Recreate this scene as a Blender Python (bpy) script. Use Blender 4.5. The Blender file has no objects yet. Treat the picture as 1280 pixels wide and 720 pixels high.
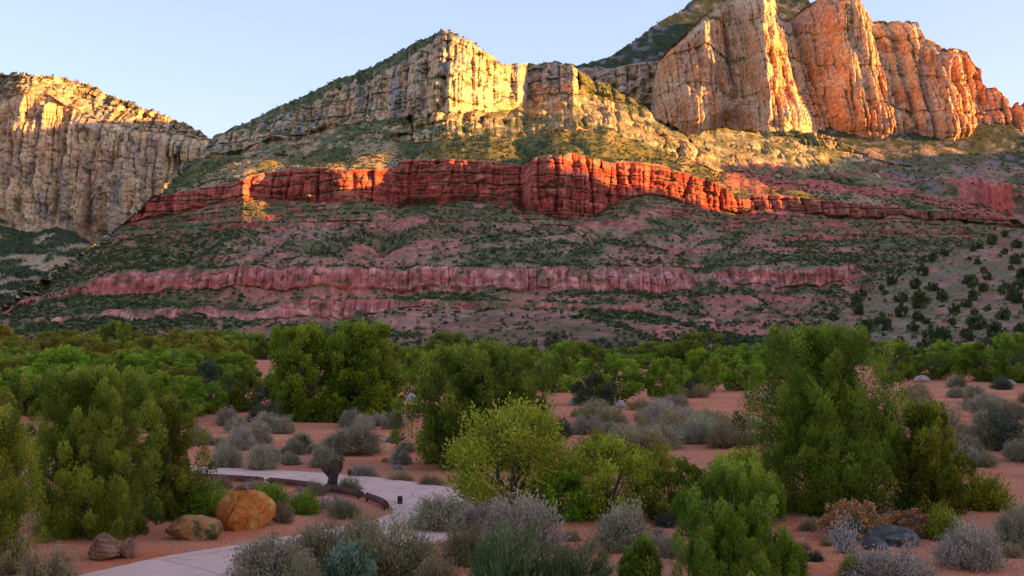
import bpy, math, random
import numpy as np
C = bpy.context.scene.collection
SC = bpy.context.scene
R0 = np.random.default_rng(7)
random.seed(7)
F = 1545.0; HOR = 430.0; CAMZ = 4.0
TH = math.atan((HOR-360)/F); CT, ST = math.cos(TH), math.sin(TH)
SUN_AZ, SUN_EL = 96.0, 10.0      # degrees clockwise from the view direction (+Y), elevation

# ---------------------------------------------------------------- small helpers
def ray(px, py):
    u = (np.asarray(px, float)-640)/F; v = (360-np.asarray(py, float))/F
    return u, CT - v*ST, ST + v*CT
def at(px, py, D):
    a, b, c = ray(px, py); k = D/b
    return a*k, b*k, CAMZ + c*k
def on_ground(px, py, z=0.0):
    a, b, c = ray(px, py); k = (z-CAMZ)/c
    return float(a*k), float(b*k)

def hash2(ix, iy, seed):
    h = (ix.astype(np.int64)*374761393 + iy.astype(np.int64)*668265263 + seed*1442695041) & 0xffffffff
    h = ((h ^ (h >> 13))*1274126177) & 0xffffffff
    h = ((h ^ (h >> 16))*2246822519) & 0xffffffff
    return ((h ^ (h >> 15)) & 0xffffff)/float(0xffffff)
def vn(x, y, seed=0):
    x = np.asarray(x, float); y = np.asarray(y, float)
    x, y = np.broadcast_arrays(x, y)
    ix = np.floor(x); iy = np.floor(y); fx = x-ix; fy = y-iy
    fx = fx*fx*(3-2*fx); fy = fy*fy*(3-2*fy)
    a = hash2(ix, iy, seed); b = hash2(ix+1, iy, seed); c = hash2(ix, iy+1, seed); d = hash2(ix+1, iy+1, seed)
    return (a*(1-fx)+b*fx)*(1-fy) + (c*(1-fx)+d*fx)*fy
def fbm(x, y, seed=0, o=4):
    s = 0; a = .5; t = 0
    for i in range(o):
        s = s + a*vn(x*2**i, y*2**i, seed+i*17); t += a; a *= .5
    return s/t
def sst(a, b, x):
    t = np.clip((x-a)/(b-a), 0, 1); return t*t*(3-2*t)

def mesh_np(name, V, Fq, mat, parent=None, attrs=None, smooth=False):
    """V (n,3), Fq (m,k) with k = 3 or 4 -> one mesh object"""
    V = np.asarray(V, np.float32); Fq = np.asarray(Fq, np.int32)
    me = bpy.data.meshes.new(name); k = Fq.shape[1]; m = len(Fq)
    me.vertices.add(len(V)); me.vertices.foreach_set('co', V.ravel())
    me.loops.add(m*k); me.loops.foreach_set('vertex_index', Fq.ravel())
    me.polygons.add(m)
    me.polygons.foreach_set('loop_start', np.arange(0, m*k, k, dtype=np.int32))
    me.polygons.foreach_set('loop_total', np.full(m, k, np.int32))
    me.polygons.foreach_set('use_smooth', np.full(m, smooth, bool))
    me.update(calc_edges=True)
    for an, (ty, arr) in (attrs or {}).items():
        if ty == 'COL':
            a = me.attributes.new(an, 'FLOAT_COLOR', 'POINT')
            a.data.foreach_set('color', np.hstack([arr, np.ones((len(arr), 1))]).astype(np.float32).ravel())
        else:
            a = me.attributes.new(an, 'FLOAT', 'POINT')
            a.data.foreach_set('value', arr.astype(np.float32))
    me.materials.append(mat)
    o = bpy.data.objects.new(name, me); C.objects.link(o)
    if parent: o.parent = parent
    return o
def tag(o, label=None, cat=None, group=None, kind=None):
    if label: o['label'] = label
    if cat: o['category'] = cat
    if group: o['group'] = group
    if kind: o['kind'] = kind
    return o
def empty(name, loc=(0, 0, 0), rz=0):
    o = bpy.data.objects.new(name, None); C.objects.link(o)
    o.empty_display_size = .3; o.location = loc; o.rotation_euler = (0, 0, rz); return o

# ---------------------------------------------------------------- materials
def new_mat(name):
    m = bpy.data.materials.new(name); m.use_nodes = True
    nt = m.node_tree; nt.nodes.clear()
    out = nt.nodes.new('ShaderNodeOutputMaterial'); return m, nt, out
def N(nt, t, **kw):
    n = nt.nodes.new(t)
    for k, v in kw.items(): setattr(n, k, v)
    return n
def noise(nt, scale, detail=4, rough=.6, vec=None):
    n = N(nt, 'ShaderNodeTexNoise'); n.inputs['Scale'].default_value = scale
    n.inputs['Detail'].default_value = detail; n.inputs['Roughness'].default_value = rough
    if vec: nt.links.new(vec, n.inputs['Vector'])
    return n
def ramp(nt, fac, stops):
    r = N(nt, 'ShaderNodeValToRGB'); nt.links.new(fac, r.inputs[0])
    e = r.color_ramp.elements
    while len(e) < len(stops): e.new(.5)
    for el, (p, c) in zip(e, stops): el.position = p; el.color = (*c, 1) if len(c) == 3 else c
    return r
def mixc(nt, fac, a, b, mode='MIX'):
    m = N(nt, 'ShaderNodeMix', data_type='RGBA', blend_type=mode)
    for s, v in ((m.inputs[0], fac), (m.inputs[6], a), (m.inputs[7], b)):
        if hasattr(v, 'links'): nt.links.new(v, s)
        elif isinstance(v, (int, float)): s.default_value = v
        else: s.default_value = (*v, 1)
    return m.outputs[2]
def bsdf(nt, out, color, rough=.9, bump=None, bstr=.5, bdist=1.0, spec=.25):
    p = N(nt, 'ShaderNodeBsdfPrincipled'); p.inputs['Roughness'].default_value = rough
    p.inputs['Specular IOR Level'].default_value = spec
    if hasattr(color, 'links'): nt.links.new(color, p.inputs['Base Color'])
    else: p.inputs['Base Color'].default_value = (*color, 1)
    if bump is not None:
        b = N(nt, 'ShaderNodeBump'); b.inputs['Strength'].default_value = bstr; b.inputs['Distance'].default_value = bdist
        nt.links.new(bump, b.inputs['Height']); nt.links.new(b.outputs[0], p.inputs['Normal'])
    nt.links.new(p.outputs[0], out.inputs[0]); return p
def tex(nt): return N(nt, 'ShaderNodeTexCoord').outputs['Object']

def mat_terrain(name, s, bd):
    m, nt, out = new_mat(name)
    a = N(nt, 'ShaderNodeAttribute', attribute_name='Col')
    tc = tex(nt)
    n = noise(nt, s, 6, .65, tc)
    r = ramp(nt, n.outputs[0], [(.28, (.45, .45, .45)), (.72, (1.5, 1.5, 1.5))])
    c = mixc(nt, 1.0, a.outputs['Color'], r.outputs[0], 'MULTIPLY')
    bsdf(nt, out, c, .95, n.outputs[0], .8, bd, .1)
    return m
def mat_leaf(name, c1, c2, c3=None, trans=.4):
    m, nt, out = new_mat(name)
    a = N(nt, 'ShaderNodeAttribute', attribute_name='tint')
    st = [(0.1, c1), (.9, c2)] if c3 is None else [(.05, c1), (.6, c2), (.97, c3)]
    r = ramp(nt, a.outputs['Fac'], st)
    oi = N(nt, 'ShaderNodeObjectInfo')
    hs = N(nt, 'ShaderNodeHueSaturation')
    mr = N(nt, 'ShaderNodeMapRange'); nt.links.new(oi.outputs['Random'], mr.inputs[0])
    mr.inputs[3].default_value = .82; mr.inputs[4].default_value = 1.18
    nt.links.new(mr.outputs[0], hs.inputs['Value']); nt.links.new(r.outputs[0], hs.inputs['Color'])
    mh = N(nt, 'ShaderNodeMapRange'); nt.links.new(oi.outputs['Random'], mh.inputs[0])
    mh.inputs[3].default_value = .488; mh.inputs[4].default_value = .512
    nt.links.new(mh.outputs[0], hs.inputs['Hue'])
    p = N(nt, 'ShaderNodeBsdfPrincipled'); p.inputs['Roughness'].default_value = .65; p.inputs['Specular IOR Level'].default_value = .2
    nt.links.new(hs.outputs[0], p.inputs['Base Color'])
    t = N(nt, 'ShaderNodeBsdfTranslucent'); nt.links.new(hs.outputs[0], t.inputs[0])
    mx = N(nt, 'ShaderNodeMixShader'); mx.inputs[0].default_value = trans
    nt.links.new(p.outputs[0], mx.inputs[1]); nt.links.new(t.outputs[0], mx.inputs[2]); nt.links.new(mx.outputs[0], out.inputs[0])
    return m
def mat_rock(name, stops, s=1.5, bd=.08, extra=None):
    m, nt, out = new_mat(name); tc = tex(nt)
    n = noise(nt, s, 8, .65, tc); r = ramp(nt, n.outputs[0], stops)
    n2 = noise(nt, s*6, 6, .7, tc); r2 = ramp(nt, n2.outputs[0], [(.3, (.65, .65, .65)), (.7, (1.25, 1.25, 1.25))])
    c = mixc(nt, 1., r.outputs[0], r2.outputs[0], 'MULTIPLY')
    if extra:
        n3 = noise(nt, s*.9+1.3, 4, .6, tc); r3 = ramp(nt, n3.outputs[0], [(.52, (0, 0, 0)), (.6, (1, 1, 1))])
        c = mixc(nt, r3.outputs[0], c, extra)
    bsdf(nt, out, c, .85, n2.outputs[0], .9, bd*1.8)
    return m

M = {}
M['terrain'] = mat_terrain('rock_terrain', .12, 4.0)
M['terrain_near'] = mat_terrain('near_terrain', .5, .8)
M['juniper'] = mat_leaf('juniper_leaf', (.05, .075, .009), (.16, .225, .018), (.32, .37, .035))
M['juniper_olive'] = mat_leaf('juniper_olive_leaf', (.055, .075, .009), (.19, .225, .018), (.37, .38, .035))
M['bright'] = mat_leaf('bright_leaf', (.07, .12, .008), (.21, .31, .018), (.35, .45, .035), .35)
M['leafy'] = mat_leaf('yellow_green_leaf', (.12, .14, .01), (.3, .32, .02), (.46, .44, .04), .4)
M['olivebush'] = mat_leaf('olive_leaf', (.09, .1, .012), (.22, .21, .02), (.36, .32, .035), .3)
M['sage'] = mat_leaf('sage_leaf', (.19, .16, .08), (.34, .295, .17), (.47, .4, .25), .2)
M['sage_violet'] = mat_leaf('sage_violet_leaf', (.22, .17, .12), (.38, .31, .225), (.52, .43, .33), .2)
M['rabbit'] = mat_leaf('rabbitbrush_leaf', (.13, .125, .05), (.27, .24, .1), (.42, .35, .17), .25)
M['straw'] = mat_leaf('straw_leaf', (.17, .12, .05), (.33, .24, .11), (.5, .36, .17), .25)
M['rust'] = mat_leaf('rust_flower', (.36, .15, .04), (.62, .3, .09), (.75, .45, .18), .25)
M['greenblade'] = mat_leaf('green_blade', (.06, .1, .03), (.12, .18, .05), (.25, .27, .1), .3)
M['teal'] = mat_leaf('teal_leaf', (.1, .17, .09), (.19, .29, .17), (.3, .41, .26), .2)
M['darkbush'] = mat_leaf('dark_leaf', (.045, .055, .03), (.08, .095, .05), (.13, .14, .08), .2)
M['pale'] = mat_leaf('pale_twig', (.3, .26, .22), (.42, .38, .33), (.5, .46, .42), .1)
M['scrub'] = mat_leaf('scrub_leaf', (.03, .045, .015), (.065, .09, .025), (.13, .145, .04), .1)
M['bark'] = mat_rock('bark', [(.3, (.09, .06, .045)), (.7, (.22, .16, .12))], 6, .03)
M['twig'] = mat_rock('twig', [(.3, (.12, .095, .075)), (.7, (.26, .22, .18))], 6, .02)
M['deadwood'] = mat_rock('deadwood', [(.3, (.05, .03, .022)), (.7, (.15, .085, .055))], 5, .05)
M['orange_rock'] = mat_rock('orange_rock', [(.3, (.42, .1, .02)), (.5, (.74, .25, .04)), (.64, (.85, .48, .12))], 1.6, .1)
M['tan_rock'] = mat_rock('tan_rock', [(.3, (.36, .13, .04)), (.5, (.6, .28, .09)), (.7, (.72, .42, .17))], 2.2, .08, (.14, .13, .04))
M['brown_rock'] = mat_rock('brown_rock', [(.3, (.2, .09, .05)), (.5, (.42, .21, .11)), (.7, (.6, .38, .22))], 2.2, .1)
M['slate'] = mat_rock('slate_rock', [(.3, (.05, .045, .035)), (.5, (.12, .11, .09)), (.7, (.28, .26, .22))], 1.6, .06)
M['pale_rock'] = mat_rock('pale_rock', [(.3, (.35, .25, .2)), (.7, (.62, .53, .46))], 2, .08)
M['rusty'] = mat_rock('rusty_timber', [(.3, (.08, .028, .02)), (.7, (.2, .075, .05))], 5, .03)

# ---------------------------------------------------------------- the big relief: sheets of strata with real depth
def poly(pts):
    p = np.array(pts, float); return lambda x: np.interp(x, p[:, 0], p[:, 1])
SCR = []     # scrub spots collected from the relief
def sheet(name, label, x0, x1, step, sky, keys, disp, colour, scrub, seed, back=((60, 12), (400, 160)), mat=None, cat='mountain', edge=0):
    """keys: bottom->top list of (y(px), depth(px), rows, cliffness of the band ABOVE this key); sky(px) cuts the profile."""
    xs = np.arange(x0, x1+step, step, dtype=float); nx = len(xs)
    ks = [(k[0](xs), k[1](xs)) for k in keys]
    ys = sky(xs) + (fbm(xs/5, xs*0+seed, seed, 3)-.5)*5.0*(seed < 700) + (hash2(np.floor(xs/7+fbm(xs/20, xs*0, seed)), xs*0, seed)-.5)*1.6*(seed < 500)
    Y = np.stack([k[0] for k in ks]); D = np.stack([k[1] for k in ks])
    for j in range(1, len(ks)-1):                     # uneven bed edges
        Y[j] = Y[j] + (fbm(xs/18, xs*0+j*7.3, seed+j, 3)-.5)*edge*(.25 if keys[j][3] == 0 and j > 6 else 1)
    for j in range(1, len(ks)):                       # monotone
        Y[j] = np.minimum(Y[j], Y[j-1]-.01)
        D[j] = np.maximum(D[j], D[j-1]+.5)
    for j in range(1, len(ks)):                       # cut at the crest
        over = Y[j] < ys
        t = np.clip((ys-Y[j-1])/(Y[j]-Y[j-1]-1e-6), 0, 1)
        Y[j] = np.where(over, np.where(Y[j-1] <= ys+.02, Y[j-1], ys), Y[j])
        D[j] = np.where(over, D[j-1]+(D[j]-D[j-1])*t, D[j])
    PX, PY, PD, BI, BT = [], [], [], [], []
    for j in range(len(ks)-1):
        n = keys[j][2]
        for r in range(n):
            t = r/n
            PX.append(xs); PY.append(Y[j]*(1-t)+Y[j+1]*t); PD.append(D[j]*(1-t)+D[j+1]*t)
            BI.append(np.full(nx, j)); BT.append(np.full(nx, t))
    PX.append(xs); PY.append(Y[-1]); PD.append(D[-1]); BI.append(np.full(nx, len(ks)-2)); BT.append(np.ones(nx))
    PX, PY, PD, BI, BT = map(np.array, (PX, PY, PD, BI, BT))
    X, Yw, Z = at(PX, PY, PD)
    cl = np.zeros_like(BT)
    for j in range(len(ks)-1):
        c = keys[j][3]
        if c:
            cl = np.where(BI == j, c*np.minimum(1, np.minimum(BT, 1.0001-BT)*8+.15), cl)
    dY, dZ = disp(X, Z, PX, PY, PD, BI, BT, cl)
    Yw = Yw+dY; Z = Z+dZ
    # the back of the crest
    nb = 8; Xb, Yb, Zb = [], [], []
    d0, z0 = 0, 0
    for (bd, bz) in back:
        for r in range(1, nb+1):
            t = r/nb
            dd = d0+(bd-d0)*t; zz = z0+(bz-z0)*t
            k = (Yw[-1]+dd)/Yw[-1]
            Xb.append(X[-1]*k); Yb.append(Yw[-1]+dd); Zb.append(Z[-1]-zz + (fbm(X[-1]/40, dd/40+np.zeros(nx), seed+90)-.5)*14*min(1, dd/30))
        d0, z0 = bd, bz
    X = np.vstack([X, Xb]); Yw = np.vstack([Yw, Yb]); Z = np.vstack([Z, Zb])
    nr = X.shape[0]
    P = np.stack([X, Yw, Z], -1)
    dx = np.gradient(P, axis=1); dr = np.gradient(P, axis=0)
    nm = np.cross(dx, dr); area = np.linalg.norm(nm, axis=-1)+1e-9
    nm = nm/area[..., None]; nz = np.abs(nm[..., 2])
    ext = nr-PX.shape[0]
    pad = lambda a: np.vstack([a]+[a[-1:]]*ext)
    PXf, PYf, BIf, BTf, clf = map(pad, (PX, PY, BI, BT, cl))
    col, veg = colour(X, Z, PXf, PYf, BIf, BTf, clf, nz)
    idx = np.arange(nr*nx).reshape(nr, nx)
    Fq = np.stack([idx[:-1, :-1], idx[:-1, 1:], idx[1:, 1:], idx[1:, :-1]], -1).reshape(-1, 4)
    o = mesh_np(name, P.reshape(-1, 3), Fq, mat or M['terrain'], attrs={'Col': ('COL', col.reshape(-1, 3))}, smooth=False)
    tag(o, label, cat, None, 'structure')
    if scrub:
        n, smin, smax = scrub
        wgt = (area*veg*(nz > .25)); wgt[PXf < -60] *= .3; wgt *= (1500/np.clip(Yw, 300, 4000))**1.3; wgt[PYf > 450] *= .1
        w = wgt.ravel(); w = w/w.sum()
        rg = np.random.default_rng(seed+5)
        pick = rg.choice(len(w), size=n, p=w, replace=True)
        pts = P.reshape(-1, 3)[pick] + rg.normal(0, 1, (n, 3))*np.array([1, 1, 0])
        sz = smin+(smax-smin)*rg.random(n)**2.2
        SCR.append((pts, sz))
    return P

def flute(X, Z, scales, amps, seed):
    s = 0
    for i, (sc, am) in enumerate(zip(scales, amps)):
        w = (vn(X/(sc*2), Z/(sc*8), seed+i*7)-.5)*1.3
        n = vn(X/sc+w, Z/(sc*7)+3, seed+i*7+3)
        s = s - am*(1-np.abs(2*n-1)*1.6)
    return s
def strata(X, Z, period, amp, seed):
    ph = Z/period + 1.3*fbm(X/170, Z/300, seed, 3) + .4*vn(Z/(period*2.3), X/500, seed+4)
    f = ph-np.floor(ph)
    return amp*(sst(.75, 1, f)*1.0 - f*.55)*(0.5+vn(np.floor(ph)*3.7, X/90, seed+8))

def blocks(X, Z, w, h, amp, seed):
    xw = X/w + 2.2*(fbm(X/(w*4), Z/(h*5), seed+1, 3)-.5); ix = np.floor(xw); fx = xw-ix
    jit = hash2(ix, ix*0, seed+2)
    zw = Z/h + jit*3 + .35*(fbm(X/w, Z/h, seed+3, 2)-.5); iz = np.floor(zw); fz = zw-iz
    v = hash2(ix, iz, seed+4)
    groove = np.exp(-(np.minimum(fx, 1-fx)/.1)**2)*.6*hash2(ix+(fx > .5), ix*0, seed+9)**1.5 + np.exp(-(np.minimum(fz, 1-fz)/.07)**2)*.22*hash2(ix, iz, seed+6)
    bulge = -.35*np.sin(np.pi*fx)
    amp = amp*(.25+1.5*fbm(X/(w*4)+9, Z/(h*2.5), seed+8, 3))
    return amp*(v - .42 + bulge + groove + .25*(fz-.5)*-1)

def C3(r, g, b): return np.array([r, g, b])
def lerp(a, b, t): return a*(1-t[..., None]) + b*t[..., None]
BUFF = C3(.62, .43, .23); GREY = C3(.37, .33, .3); CREAM = C3(.7, .51, .3); ORNG = C3(.62, .31, .14); RED = C3(.5, .105, .07)
DRED = C3(.27, .055, .04); PINK = C3(.58, .18, .135); LPINK = C3(.66, .31, .25); SOIL = C3(.34, .215, .13); VEG = C3(.1, .115, .045); VEGD = C3(.06, .075, .035)
SOILR = C3(.42, .19, .12); OLIVE = C3(.17, .15, .05)

# ---- central mountain ----
c_sky = poly([(-200, 425), (-100, 412), (0, 388), (60, 352), (120, 308), (150, 285), (180, 262), (210, 235), (240, 198), (256, 172), (262, 165), (300, 150), (330, 136), (350, 128), (380, 114),
              (400, 104), (425, 92), (450, 84), (475, 72), (500, 60), (515, 50), (530, 43), (545, 36), (556, 32), (566, 36), (576, 42), (588, 46), (602, 57), (615, 64), (625, 74), (640, 78), (660, 75), (690, 71), (708, 74),
              (722, 80), (740, 96), (760, 102), (800, 128), (830, 155), (860, 170), (900, 160), (950, 163), (1000, 162), (1040, 168), (1075, 184), (1100, 196), (1150, 214), (1200, 236), (1240, 262), (1290, 290), (1400, 330)])
kA = poly([(-200, 470), (1400, 470)])
kB = poly([(-200, 425), (0, 408), (60, 402), (200, 396), (330, 398), (420, 400), (500, 388), (700, 388), (800, 392), (860, 400), (950, 404), (1400, 400)])
kC = poly([(-200, 415), (0, 402), (100, 391), (200, 385), (330, 386), (380, 374), (440, 374), (500, 380), (600, 378), (700, 378), (800, 382), (860, 394), (950, 400), (1400, 396)])
kD = poly([(-200, 405), (0, 396), (60, 376), (120, 374), (200, 367), (300, 362), (400, 362), (480, 363), (600, 361), (700, 361), (800, 360), (862, 364), (880, 350), (900, 359), (1000, 359), (1065, 356), (1090, 350), (1400, 350)])
kE = poly([(-200, 400), (0, 390), (60, 368), (110, 353), (150, 342), (200, 340), (300, 336), (400, 332), (500, 334), (600, 334), (700, 333), (800, 334), (862, 338), (880, 344), (900, 337), (1000, 334), (1065, 335), (1085, 345), (1400, 346)])
kE2 = poly([(-200, 390), (170, 292), (290, 284), (400, 282), (480, 272), (520, 262), (640, 260), (670, 280), (760, 280), (800, 262), (860, 270), (920, 290), (1000, 296), (1070, 292), (1110, 290), (1400, 310)])
kF = poly([(-200, 380), (170, 278), (230, 264), (280, 253), (330, 251), (400, 252), (500, 256), (560, 254), (640, 248), (662, 264), (700, 273), (740, 274), (762, 256), (800, 248), (870, 256), (920, 268), (960, 262), (1070, 274), (1110, 270), (1240, 280), (1400, 300)])
kG = poly([(-200, 372), (170, 264), (200, 242), (250, 235), (290, 227), (340, 216), (380, 211), (400, 209), (430, 214), (452, 212), (490, 208), (510, 198), (560, 196), (620, 201), (655, 206), (668, 196), (690, 191), (720, 193), (740, 198), (760, 203), (800, 206),
           (850, 213), (880, 222), (905, 236), (925, 250), (945, 245), (1000, 246), (1080, 256), (1150, 262), (1240, 270), (1400, 296)])
kG2 = poly([(-200, 350), (240, 205), (300, 197), (340, 190), (380, 200), (430, 182), (500, 178), (560, 172), (640, 170), (700, 166), (760, 165), (820, 186), (900, 214), (960, 218), (1060, 226), (1100, 230), (1400, 280)])
kH = poly([(-200, 330), (240, 204), (300, 193), (340, 178), (380, 176), (430, 158), (470, 150), (500, 146), (560, 140), (600, 139), (645, 138), (662, 118), (700, 114), (730, 116), (1400, 270)])
kI = poly([(-200, 0), (1400, 0)])
dA = poly([(-200, 520), (1400, 520)])
dB = poly([(-200, 1050), (300, 980), (600, 1010), (900, 1080), (1400, 1100)])
dC = poly([(-200, 1060), (300, 988), (600, 1020), (900, 1090), (1400, 1110)])
dD = poly([(-200, 1180), (0, 1230), (150, 1180), (380, 1120), (420, 1130), (600, 1160), (700, 1150), (900, 1200), (1070, 1240), (1400, 1300)])
dE = poly([(-200, 1190), (0, 1240), (150, 1192), (380, 1130), (420, 1142), (600, 1175), (700, 1165), (900, 1214), (1070, 1255), (1400, 1310)])
dE2 = poly([(-200, 1450), (170, 1580), (300, 1480), (420, 1470), (500, 1500), (640, 1480), (680, 1420), (760, 1450), (920, 1560), (1070, 1620), (1400, 1700)])
dF = poly([(-200, 1500), (170, 1690), (280, 1610), (305, 1560), (350, 1606), (410, 1560), (440, 1560), (470, 1585), (500, 1640), (600, 1590), (655, 1575), (664, 1500), (700, 1496), (742, 1535), (760, 1580), (840, 1640), (920, 1730), (1000, 1760), (1250, 1790), (1400, 1850)])
dG = lambda x: dF(x)+14
dG2 = poly([(-200, 1700), (170, 1960), (300, 1930), (560, 1790), (760, 1820), (900, 1960), (1060, 2150), (1400, 2250)])
dH = poly([(-200, 1800), (240, 2160), (300, 2120), (350, 2060), (400, 2080), (470, 2000), (540, 1900), (562, 1870), (600, 1945), (648, 2060), (660, 2230), (690, 2180), (716, 2120), (735, 2240), (820, 2300), (1060, 2420), (1400, 2500)])
dI = lambda x: dH(x)+90
kTop = lambda x: c_sky(x)+np.interp(x, [200, 262, 300, 360, 420, 480, 530, 552, 575, 640, 655, 700, 712, 720], [3, 6, 9, 12, 14, 13, 9, 2, .5, .5, 4, 4, .5, .1])*(.3+1.4*fbm(x/9, x*0, 61, 3))
keysC = [(kA, dA, 60, 0), (kB, dB, 12, .7), (kC, dC, 26, 0), (kD, dD, 30, .8), (kE, dE, 62, 0), (kE2, dE2, 26, .25), (kF, dF, 64, 1), (kG, dG, 44, 0), (kG2, dG2, 30, .35), (kH, dH, 110, 1), (kTop, lambda x: dH(x)+70, 26, .12), (kI, lambda x: dH(x)+560, 1, 0)]

def dispC(X, Z, PX, PY, PD, BI, BT, cl):
    upper = (BI == 9); red = (BI == 6)
    f = flute(X, Z, (75, 30, 13, 6), (12, 7, 3, 2), 11) + blocks(X, Z, 34, 90, 14, 12) + (fbm(X/45, Z/40, 85, 4)-.5)*52 + blocks(X, Z, 11, 26, 5, 14) + blocks(X, Z, 5, 12, 3, 16)
    fr = flute(X, Z, (60, 24, 9), (6, 4, 1.5), 41) + blocks(X, Z, 24, 34, 12, 42) + blocks(X, Z, 9, 13, 5, 44) + (fbm(X/12, Z/7, 46, 4)-.5)*12
    fl = flute(X, Z, (30, 12, 5), (4, 4, 2.5), 71) + blocks(X, Z, 9, 12, 5, 72) + blocks(X, Z, 4, 6, 2, 74)
    d = np.where(upper, f*cl, 0)+np.where(red, fr*cl, 0)+np.where(~upper & ~red, fl*cl, 0)
    d = d + np.where(upper, (fbm(X/15, Z/13, 81, 4)-.5)*26*cl, 0)
    d = d + np.where(upper, strata(X, Z, 34, 9, 3)*cl, 0) + np.where(BI == 8, (blocks(X, Z, 30, 17, 22, 18)+blocks(X, Z, 9, 9, 6, 20))*sst(.4, .6, fbm(X/45, Z/25, 22)), 0)
    d = d + np.where((BI == 5), strata(X, Z, 9, 14, 19), 0) + np.where(red, strata(X, Z, 15, 7, 15)*cl, 0)
    # the stepped shoulder left of the summit leans back
    d = d + np.where(upper, BT*30, 0) + np.where(BI == 10, 30, 0)
    s = 1-np.clip(cl, 0, 1)
    rough = (fbm(X/90, PD/90, 21)-.5)*22*s*sst(520, 700, PD) + (fbm(X/18, PD/18, 23, 3)-.5)*7*s
    st = np.where((BI == 4) | (BI == 2) | (BI == 7), (np.abs((Z/16+fbm(X/120, Z/80, 33)*2) % 1-.5)-.25)*5, 0)
    rv = 1-np.abs(2*vn(X/120+1.2*fbm(X/200, PD/140, 91), PD/500, 93)-1); rv2 = 1-np.abs(2*vn(X/45+fbm(X/80, PD/60, 95), PD/200, 97)-1)
    rough = rough - (rv**3*34+rv2**3*12-8)*s*((BI == 0) | (BI == 2) | (BI == 4) | (BI == 7))*sst(520, 800, PD)*np.minimum(1, np.minimum(BT, 1-BT)*5)
    edge = np.where((BI == 3) | (BI == 1), (fbm(X/25, Z*0, 55)-.5)*8, 0)
    return d, rough*.5+st+edge
def colC(X, Z, PX, PY, BI, BT, cl, nz):
    str_ = fbm(X/9, Z/90, 101, 4); patch = fbm(X/70, Z/60, 103, 4); fine = fbm(X/10, Z/8, 105, 3); lay = fbm(Z/7+X/400, X/300, 107, 3)
    cliffU = lerp(GREY*np.ones(1), BUFF, sst(.35, .62, str_)); cliffU = lerp(cliffU, CREAM, sst(.5, .7, patch)); cliffU = lerp(cliffU, ORNG, sst(.55, .75, fbm(X/40, Z/50, 109))*.55)
    redc = lerp(DRED*np.ones(1), RED, sst(.3, .55, str_)); redc = lerp(redc, C3(.6, .22, .15), sst(.46, .62, fbm(Z/4+X/300, X/120, 141, 3))*.6); redc = lerp(redc, DRED*.8, sst(.56, .64, fbm(X/6, Z/14, 143, 3))*.6)
    pink = lerp(PINK*np.ones(1), LPINK, sst(.35, .6, lay)); pink = lerp(pink, DRED*1.3, sst(.45, .62, fbm(X/5, Z/7, 131, 3))*.6); pink = lerp(pink, VEG, sst(.62, .7, fbm(X/14, Z/8, 133, 3))*.6)
    slope = lerp(SOIL*np.ones(1), SOILR, sst(.4, .62, patch)); 
    vg = sst(.36, .56, fbm(X/38, PY/9, 111, 4)+ (fine-.5)*.25 + .16*sst(330, 200, PX) + .2*sst(960, 1100, PX)*(PY > 285))
    bed = sst(.5, .6, fbm(Z/6+fbm(X/90, Z/50, 151)*3, X/260, 153, 3)); slope = lerp(slope, lerp(PINK, RED*np.ones(1), sst(.4, .6, fine)*.5)*.95, bed*.6)
    slope = lerp(slope, VEG*1.1, vg*(.85-.4*bed))
    up_sl = lerp(OLIVE*np.ones(1), VEG, sst(.42, .6, fine)); up_sl = lerp(up_sl, BUFF*.7, sst(.56, .66, patch)*.8)
    c = slope.copy()
    b = lambda m, v: np.where(m[..., None], v, c)
    c = b(BI == 1, pink); c = b(BI == 3, pink)
    c = b(BI == 5, lerp(redc*.85, slope, sst(.45, .6, fbm(X/50, PY/6, 113))))
    c = b(BI == 6, redc)
    c = b((BI == 7), up_sl); c = b(BI == 8, lerp(lerp(up_sl, BUFF, sst(.42, .55, fbm(X/30, Z/14, 117))), ORNG, sst(.5, .65, fbm(X/50, Z/20, 119))*.6))
    c = b(BI == 9, cliffU); c = b(BI == 10, cliffU*.9); c = b((BI >= 9) & (PX > 722), up_sl); c = b((BI == 10) & (PX < 548), lerp(lerp(VEG*np.ones(1), OLIVE, sst(.4, .6, patch)), BUFF*.9, sst(.42, .54, fine)*.9))
    # red tint on the low right benches and reddish talus
    red2 = sst(880, 940, PX)*sst(.47, .55, fbm(X/90, PY/7, 121, 3))*(PY > 205)*(PY < 300)
    c = lerp(c, lerp(PINK*np.ones(1), RED, str_)*.95, red2*.9)
    # growth on the flat spots of cliffs
    led = sst(.55, .8, nz)*(cl > .05)*sst(.3, .5, fine)
    c = lerp(c, VEG*1.3, led*.8)
    low = PX < 130
    veg = np.where(cl > .3, .10*(nz > .5), .5+1.3*vg)
    veg = np.where((BI == 0) & (PY > 440), .15, veg)
    c = lerp(c, lerp(PINK*.9, VEG, fine), (BI == 6)*sst(915, 945, PX)*.6)
    veg = veg*np.where(red2 > .5, .6, 1)*np.where(BI == 5, .5, 1)
    veg = np.where(BI == 10, 1.1, veg); veg = veg+((PX > 430) & (PX < 580) & (BI == 8))*1.2 + (PX < 300)*(BI == 4)*1.0
    c = lerp(c, VEG*1.1, ((BI >= 9) & (nz > .5) & (PX < 722)).astype(float)*sst(.35, .55, fine)*.8)
    c = c*(.82+.36*fbm(X/5, Z/4+PY/3, 125, 2))[..., None]
    veg = np.where((PX < 110) & (PY > 270), 1.6, veg)
    return c, veg
sheet('mountain', 'banded red and buff sandstone mountain with a pointed sunlit summit, between the pale cliff and the tallest massif', -190, 1400, 1.15, c_sky, keysC, dispC, colC, (50000, 2.4, 6.0), 200, edge=8)

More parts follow.
